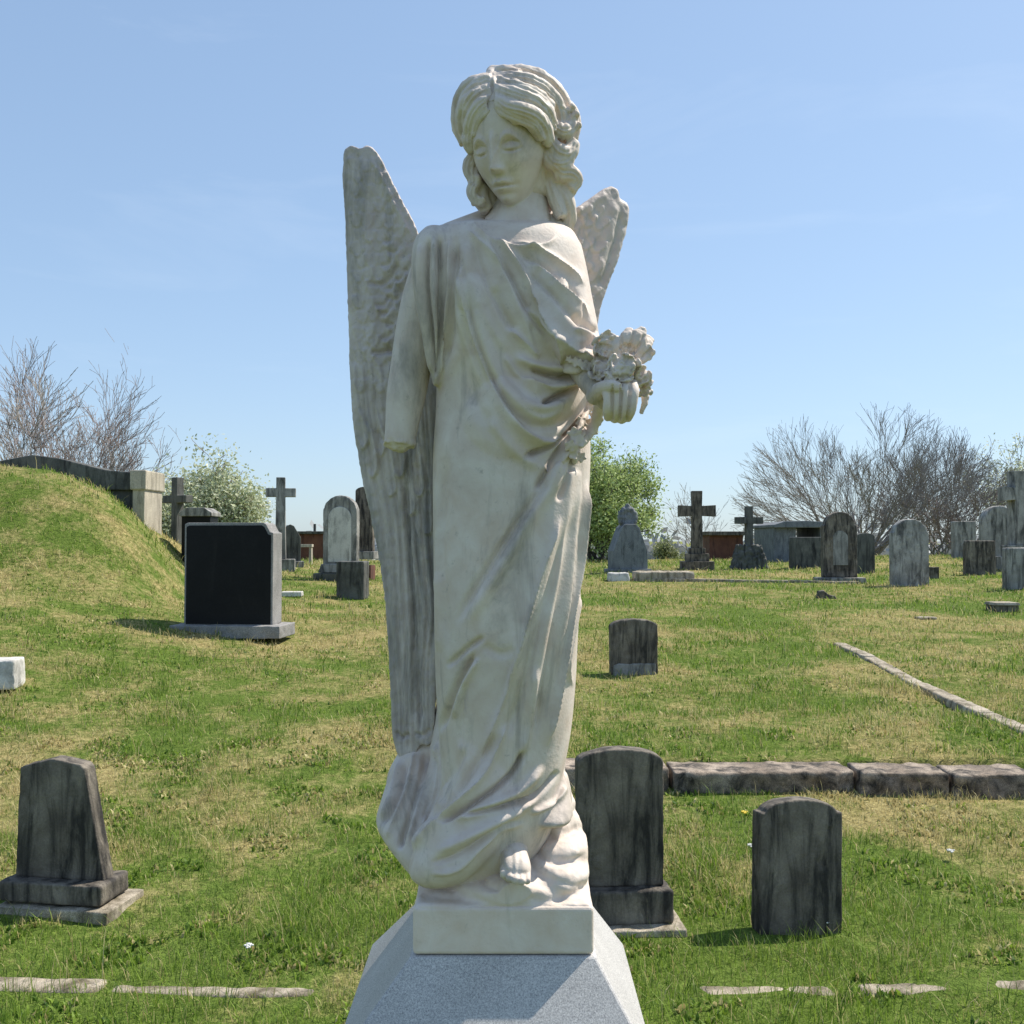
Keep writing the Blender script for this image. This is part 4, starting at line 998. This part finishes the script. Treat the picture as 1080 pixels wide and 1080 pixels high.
a = hit(-60, 1036); c = hit(112, 1042); strip('grave_kerb', a, c, .06, .09, M_CONC, 'sunken pale kerb crossing the grass at the lower left corner', up=.004)
a = hit(118, 1043); c = hit(335, 1047); o = strip('grave_kerb', a, c, .04, .09, M_CONC, 'narrow buried kerb edge between the left corner and the pedestal', up=-.004)
a = hit(735, 1047); c = hit(880, 1046); strip('grave_kerb', a, c, .055, .09, M_CONC, 'worn kerb edge half buried in grass at the lower right of the pedestal', up=.004)
a = hit(905, 1045); c = hit(1140, 1041); strip('grave_kerb', a, c, .055, .09, M_CONC, 'worn kerb edge half buried in grass at the lower right corner', up=.004)
wall = empty('retaining_kerb', (1.8,6.5,0), 'low retaining kerb of long weathered stone blocks crossing the lawn behind the near headstones', 'kerb wall')
rr = random.Random(5)
edges = [250,425,590,704,893,985,1075,1180,1330,1480,1640,1790,1960]
for i, (p0, p1) in enumerate(zip(edges[:-1], edges[1:])):
    if p1 < 500: continue
    Yw = 6.46-.0004*(p0-600); x0 = (p0-540)/FPX*6.4+.012; x1 = (p1-540)/FPX*6.4-.012
    me = boxm((x1-x0)/2, .155, .42, voxel=.016, amp=.006, seed=i*3.7)
    co = get_co(me); no = get_no(me); fr = sstep(-.3,-.8,no[:,1]); set_co(me, co+no*(fr*.018*fbm(co+i, 7, 3))[:,None])
    q = link('kerb_stone', me, M_WALLTOP, wall, smooth=True)
    q.location = ((x0+x1)/2-1.8, Yw-6.5, -.22+rr.uniform(-.008,.008)); q.rotation_euler = (0, R(rr.uniform(-.5,.5)), R(rr.uniform(-.8,.8)))
EXCL.append((4.4, 6.46, 5.6, .15, 0)); EXCL.append((ROOT.x,2,.33,.33,0))
# ---- burial vault with its front wall, earth heaped over it
v = empty('burial_vault', onground(75, 16.2), 'dark grey burial vault wall with low gabled coping behind the grassy mound', 'vault')
k = 16.2/FPX; vx = v.location.x; vz = v.location.z
def vp(px, py): q = P(px, py, 16.2); return (q.x-vx, q.z-vz)
top = [vp(px,py) for px,py in ((152,500),(120,497),(72,485),(45,481.5),(0,490),(-60,501),(-110,503))]
wallb = [vp(150,509), (vp(150,509)[0], -.6), (vp(-110,509)[0], -.6), vp(-110,509)]
b = MB(); b.prism([wallb[1], wallb[0], wallb[3], wallb[2]][::1], -.28, .28); link('wall', b.mesh(), M_DARKG, v)
cop = [vp(153,509.5)] + [vp(153,500)] + top[1:] + [vp(-112,503), vp(-112,509.5)]
b = MB(); cp2 = [vp(150,520)] ; 
b = MB(); b.prism([(x,z) for x,z in ([vp(-112,518)] + [vp(152,518)] + top)], -.36, .36); link('coping', b.mesh(), M_DARKG, v, bevel=.02)
b = MB(); px0 = vp(156,500)[0]
zt = vp(156,499)[1]; zb_ = vp(156,562)[1]-1.3
b.box((px0,0,zb_), (.095,.40,zt-zb_)); link('lit_wall_end', b.mesh(), M_SAND, v, bevel=.015)  # sunlit end of the dark wall, its light put into a paler colour
b = MB(); b.box((px0,0,vp(156,518)[1]), (.125,.44,zt-vp(156,518)[1]+.02)); link('lit_end_cap', b.mesh(), M_SAND, v, bevel=.02)  # same pale colour carries the lit end up into the coping
# ================================================================ trees
def bark(name, c1, c2):
    m, nt, b = mat(name); v = coords(nt, (1,1,.25)); col = mixc(nt, ramp(nt, noise(nt, v, 14, 4), [(.35,0),(.65,1)]), c1, c2)
    nt.links.new(col, b.inputs['Base Color']); b.inputs['Roughness'].default_value = .9; return m
def leafm(name, c1, c2, tr=.35):
    m, nt, b = mat(name); at = nd(nt, 'ShaderNodeAttribute', attribute_name='rnd'); col = mixc(nt, at.outputs['Fac'], c1, c2)
    nt.links.new(col, b.inputs['Base Color']); b.inputs['Roughness'].default_value = .6
    t = nd(nt, 'ShaderNodeBsdfTranslucent'); nt.links.new(col, t.inputs[0]); mx = nd(nt, 'ShaderNodeMixShader'); mx.inputs[0].default_value = tr
    out = [n for n in nt.nodes if n.type == 'OUTPUT_MATERIAL'][0]
    nt.links.new(b.outputs[0], mx.inputs[1]); nt.links.new(t.outputs[0], mx.inputs[2]); nt.links.new(mx.outputs[0], out.inputs[0]); return m
B_GREY = bark('grey_bark', (.19,.17,.155), (.31,.285,.26)); B_BROWN = bark('brown_bark', (.17,.13,.115), (.28,.225,.20)); B_DARK = bark('dark_bark', (.05,.045,.04), (.10,.09,.08))
L_SPRING = leafm('spring_leaves', (.22,.30,.07), (.50,.60,.26)); L_BLOSSOM = leafm('blossom_leaves', (.30,.35,.16), (.72,.74,.56)); L_OLIVE = leafm('olive_leaves', (.14,.17,.06), (.30,.32,.15))
def branches(rng, start, d, length, rad, depth, spread, up, kids, segs, out, tips, minr, wob=.16):
    p = np.array(start, float); d = np.array(d, float); d /= np.linalg.norm(d); n = max(3, int(4+length*1.1)); pts = [p.copy()]; rs = [rad]
    for i in range(n):
        d = d + rng.normal(0, wob, 3) + np.array([0,0,up]); d /= np.linalg.norm(d); p = p+d*length/n; pts.append(p.copy()); rs.append(max(minr, rad*(1-.62*(i+1)/n)))
    out[min(depth, 9)].append((np.array(pts), np.array(rs)))
    if depth >= segs: tips.append(np.array(pts)); return
    nk = kids[min(depth, len(kids)-1)]
    for j in range(nk):
        t = rng.uniform(.25,1.0) if j else 1.0; i = min(n, max(1, int(round(t*n)))); base = pts[i]; dd = pts[i]-pts[i-1]; dd /= np.linalg.norm(dd)
        q = rng.normal(0,1,3); q -= q.dot(dd)*dd; q /= np.linalg.norm(q)+1e-9; a = rng.uniform(.35,1)*spread*(.45 if j == 0 else 1)
        nd_ = dd*math.cos(a)+q*math.sin(a)
        branches(rng, base, nd_, length*rng.uniform(.55,.82)*(1-.25*(1-t)), max(minr, rs[i]*rng.uniform(.6,.85)), depth+1, spread, up, kids, segs, out, tips, minr, wob)
def tubes(list_, n):
    V = []; F = []; off = 0
    for pts, rs in list_:
        m = len(pts); tan = np.gradient(pts, axis=0); tan /= np.linalg.norm(tan, axis=1)[:,None]+1e-9
        a = np.cross(tan, np.array([.3,.9,.2])); a /= np.linalg.norm(a, axis=1)[:,None]+1e-9; b_ = np.cross(a, tan)
        t = np.arange(n)*2*np.pi/n
        ring = pts[:,None]+rs[:,None,None]*(a[:,None]*np.cos(t)[None,:,None]+b_[:,None]*np.sin(t)[None,:,None]); V.append(ring.reshape(-1,3))
        i = np.arange(m-1)[:,None]*n; k = np.arange(n)[None]; l = (k+1)%n
        F.append(np.stack([i+k,i+l,i+n+l,i+n+k], -1).reshape(-1,4)+off); off += m*n
    V = np.concatenate(V); F = np.concatenate(F); me = bpy.data.meshes.new('b'); me.from_pydata(V.tolist(), [], F.tolist()); me.update(); return me
def leaves(rng, tips, per, size, jit, base):
    P_ = []
    for t in tips:
        for _ in range(per):
            i = rng.integers(0, len(t)-1); P_.append(t[i]+(t[i+1]-t[i])*rng.random()+rng.normal(0, jit, 3))
    C_ = np.array(P_); n = len(C_); a = rng.normal(0,1,(n,3)); a /= np.linalg.norm(a,axis=1)[:,None]; c = rng.normal(0,1,(n,3)); c = np.cross(a,c); c /= np.linalg.norm(c,axis=1)[:,None]
    s = size*rng.uniform(.5,1.3,(n,1)); co = np.stack([C_-a*s, C_+c*s*.5, C_+a*s, C_-c*s*.5], 1).reshape(-1,3)
    me = raw_mesh('leaves', co, 4); at = me.attributes.new('rnd','FLOAT','FACE'); at.data.foreach_set('value', rng.random(n).astype(np.float32)); return me
def tree(name, px, Y, label, cat, seed, stems, hgt, rad, spread, up, kids, segs, mb, lean=.5, leaf=None, per=6, lsize=.05, jit=.12, minr=.008, wob=.16, zoff=-.1, group='trees and shrubs behind the graves', env=None):
    rng = np.random.default_rng(seed); p = onground(px, Y); root = empty(name, p, label, cat, group); out = [[] for _ in range(10)]; tips = []
    for i in range(stems):
        a = 2*math.pi*(i+rng.uniform(-.3,.3))/max(stems,1); l = lean*rng.uniform(.3,1.1) if stems > 1 else 0.05
        branches(rng, (rng.normal(0,.06*stems**.5),rng.normal(0,.06*stems**.5),zoff), (math.cos(a)*l, math.sin(a)*l, 1), hgt*rng.uniform(.8,1.1), rad*rng.uniform(.7,1.1), 0, spread, up, kids, segs, out, tips, minr, wob)
    if env:      # the crown grows into a rounded outline (half width, height)
        ins = lambda q: ((q[:,0]/env[0])**2+(q[:,1]/env[0])**2+((q[:,2]-env[1]*.32)/(env[1]*.68))**2)
        def clip(l):
            r = []
            for a_, b_ in l:
                k = ins(a_) < rng.uniform(.8,1.12); m_ = len(k) if k.all() else int(np.argmin(k))
                if m_ >= 2: r.append((a_[:m_], b_[:m_]))
            return r
        out = [clip(l) for l in out]; tips = [t for t in tips if ins(t[:1])[0] < 1.0]
    link('trunk', tubes(out[0], 8), mb, root, smooth=True)
    tw = [x for l in out[1:3] for x in l]; link('limbs', tubes(tw, 5), mb, root, smooth=True)
    tw = [x for l in out[3:] for x in l]
    cr = link('crown', tubes(tw, 3), mb, root)
    if leaf: link('foliage', leaves(rng, tips, per, lsize, jit, p), leaf, root)
    print(name, label[:20], sum(len(l) for l in out), len(tips))
    return root
tree('bare_tree', 908, 40, 'wide bare multi stemmed tree spreading behind the arched headstones at right', 'tree', 11, 22, 2.95, .06, .42, .015, (4,4,4,3,2), 5, B_GREY, lean=1.9, minr=.006, wob=.09, env=(5.1,6.0))
tree('bare_tree', 990, 41, 'smaller bare tree overlapping the wide one, leaning to the right', 'tree', 31, 12, 2.45, .05, .45, .02, (4,4,4,3,2), 5, B_GREY, lean=1.3, minr=.006, wob=.09, env=(3.2,5.2))
tree('bare_tree', 74, 33, 'tall bare tree with reddish twigs behind the burial vault', 'tree', 12, 11, 2.7, .07, .48, .05, (4,4,4,3,2), 5, B_BROWN, lean=.9, minr=.006, env=(3.5,7.6))
tree('bare_tree', 30, 31, 'bare grey tree at the far left edge behind the vault', 'tree', 13, 4, 2.3, .10, .55, .06, (4,3,3,3,2), 5, B_GREY, lean=.4, minr=.009)
tree('bare_tree', 120, 34, 'low bare bush beside the end of the burial vault', 'shrub', 14, 7, 1.2, .035, .5, .06, (3,3,3,2), 4, B_BROWN, lean=.7, minr=.008)
tree('blossom_tree', 208, 30, 'rounded shrubby tree with pale blossom and new leaves left of the angel', 'tree', 15, 10, 1.15, .06, .75, .03, (4,4,4,3), 4, B_BROWN, lean=1.3, leaf=L_BLOSSOM, per=22, lsize=.06, jit=.24)
tree('leafy_tree', 632, 36, 'dense rounded light green leafy tree just right of the angel', 'tree', 16, 11, 1.85, .08, .6, .05, (4,4,4,3), 4, B_DARK, lean=.75, leaf=L_SPRING, per=22, lsize=.06, jit=.18, env=(2.15,4.9))
tree('bare_tree', 1010, 36, 'tangled brown bare shrub behind the pale monuments', 'shrub', 17, 9, 1.3, .04, .8, .03, (4,3,3,2), 4, B_BROWN, lean=.9, minr=.008)
tree('blossom_tree', 1085, 42, 'pale green leafing tree at the right edge of the picture', 'tree', 18, 6, 1.9, .09, .6, .05, (4,4,3,3), 4, B_GREY, lean=.6, leaf=L_BLOSSOM, per=7, lsize=.06, jit=.14)
tree('bare_tree', 735, 62, 'faint distant bare tree between the two dark crosses', 'tree', 19, 6, 2.2, .07, .7, .03, (3,3,3,2), 4, B_GREY, lean=.8, minr=.010)
tree('leafy_tree', 702, 60, 'small olive green bush far off between the wreath monument and the tallest cross', 'shrub', 20, 6, .8, .04, .8, .02, (3,3,3), 3, B_DARK, lean=.9, leaf=L_OLIVE, per=14, lsize=.08, jit=.15)
# far-off belt of woodland below the crest
rng = np.random.default_rng(4); pts = []
for i in range(900):
    Y = rng.uniform(260, 420); x = rng.uniform(-.75,.75)*Y; h = rng.uniform(4.0,9.5)
    for j in range(26): pts.append((x+rng.normal(0,3), Y+rng.normal(0,3), -7+abs(rng.normal(0,.5))*h))
C_ = np.array(pts); n = len(C_); a = rng.normal(0,1,(n,3)); c = rng.normal(0,1,(n,3)); a /= np.linalg.norm(a,axis=1)[:,None]; c = np.cross(a,c); c /= np.linalg.norm(c,axis=1)[:,None]
s = rng.uniform(.9,2.2,(n,1)); me = raw_mesh('w', np.stack([C_-a*s, C_+c*s, C_+a*s, C_-c*s], 1).reshape(-1,3), 4)
at = me.attributes.new('rnd','FLOAT','FACE'); at.data.foreach_set('value', rng.random(n).astype(np.float32))
tag(link('distant_wood', me, leafm('distant_wood', (.24,.26,.27), (.36,.37,.36), .2)), 'faint grey band of far-off woodland along the horizon', 'wood', kind='stuff')
# ---- dandelions in the lawn
M_YEL, nt_, b_ = mat('yellow_petals'); b_.inputs['Base Color'].default_value = (.75,.55,.03,1); M_STEM, nt_, b_ = mat('flower_stem'); b_.inputs['Base Color'].default_value = (.12,.2,.04,1)
M_PUFF, nt_, b_ = mat('seed_head'); b_.inputs['Base Color'].default_value = (.6,.6,.56,1)
for i, (px, py, yel, lab) in enumerate(((785,866,1,'single bright yellow dandelion between the two near right headstones'),(1003,909,0,'white dandelion seed head in the grass right of the leaning headstone'),
        (792,902,0,'white seed head beside the leaning small headstone'),(872,985,0,'white seed head at the foot of the leaning small headstone'),(262,1012,0,'white seed head in the grass left of the pedestal'))):
    p = hit(px, py); o = empty('dandelion', p, lab, 'flower', 'dandelions in the lawn')
    b = MB(); b.tube([(0,0,-.01),(.003,0,.02),(0,.004,.045)], [.0018]*3, n=6, sub=3); link('stem', b.mesh(), M_STEM, o)
    b = MB()
    for k in range(16):
        t = k*2.399; r = .004+.0009*k; b.ball((r*math.cos(t), .004+r*math.sin(t), .048+.003*math.cos(k)), (.0055,.0055,.004), 8, 6)
    link('flower_head', b.mesh(), M_YEL if yel else M_PUFF, o, smooth=True)
build_grass()
# ================================================================ light, sky, camera
SUN_EL = R(52); SAZ = math.atan2(.86, .51)          # azimuth from +Y towards +X
sd = Vector((math.sin(SAZ)*math.cos(SUN_EL), math.cos(SAZ)*math.cos(SUN_EL), math.sin(SUN_EL)))
sl = bpy.data.lights.new('sun', 'SUN'); sl.energy = 4.8; sl.angle = R(.55); sl.color = (1, .93, .82)
so = bpy.data.objects.new('sun', sl); COL.objects.link(so); so.rotation_euler = (-sd).to_track_quat('-Z', 'Y').to_euler(); so.location = (8,6,12)
w = bpy.data.worlds.new('World'); SC.world = w; w.use_nodes = True; nt = w.node_tree
bg = nt.nodes['Background']
sky = nt.nodes.new('ShaderNodeTexSky'); sky.sky_type = 'NISHITA'; sky.sun_disc = False; sky.sun_elevation = SUN_EL; sky.sun_rotation = SAZ
sky.air_density = 1.0; sky.dust_density = .6; sky.ozone_density = 1.6; sky.altitude = 100
gm = nt.nodes.new('ShaderNodeGamma'); gm.inputs[1].default_value = .50; nt.links.new(sky.outputs[0], gm.inputs[0])
mu = nt.nodes.new('ShaderNodeMix'); mu.data_type = 'RGBA'; mu.blend_type = 'MULTIPLY'; mu.inputs[0].default_value = 1; mu.inputs[7].default_value = (1.30,1.56,1.86,1)
nt.links.new(gm.outputs[0], mu.inputs[6])
tc = nd(nt, 'ShaderNodeTexCoord'); mp = nd(nt, 'ShaderNodeMapping'); mp.inputs['Scale'].default_value = (1.2,1.2,5.5); mp.inputs['Rotation'].default_value = (.25,.12,.3); nt.links.new(tc.outputs['Generated'], mp.inputs[0])
cl = noise(nt, mp.outputs[0], 2.2, 6, .6, .5); cf = ramp(nt, cl, [(.56,0),(.90,.13)])
nt.links.new(mixc(nt, cf, mu.outputs[2], (5.6,6.0,6.4)), bg.inputs[0]); bg.inputs[1].default_value = .15
cam = bpy.data.cameras.new('camera'); co_ = bpy.data.objects.new('camera', cam); COL.objects.link(co_)
co_.location = (0,0,CAM_Z); co_.rotation_euler = (R(90)+PITCH, 0, 0); cam.sensor_width = 36; cam.lens = 36; cam.clip_end = 12000; cam.clip_start = .05
SC.camera = co_
SC.view_settings.view_transform = 'Standard'; SC.view_settings.look = 'None'; SC.view_settings.gamma = 1; SC.view_settings.exposure = EXPO
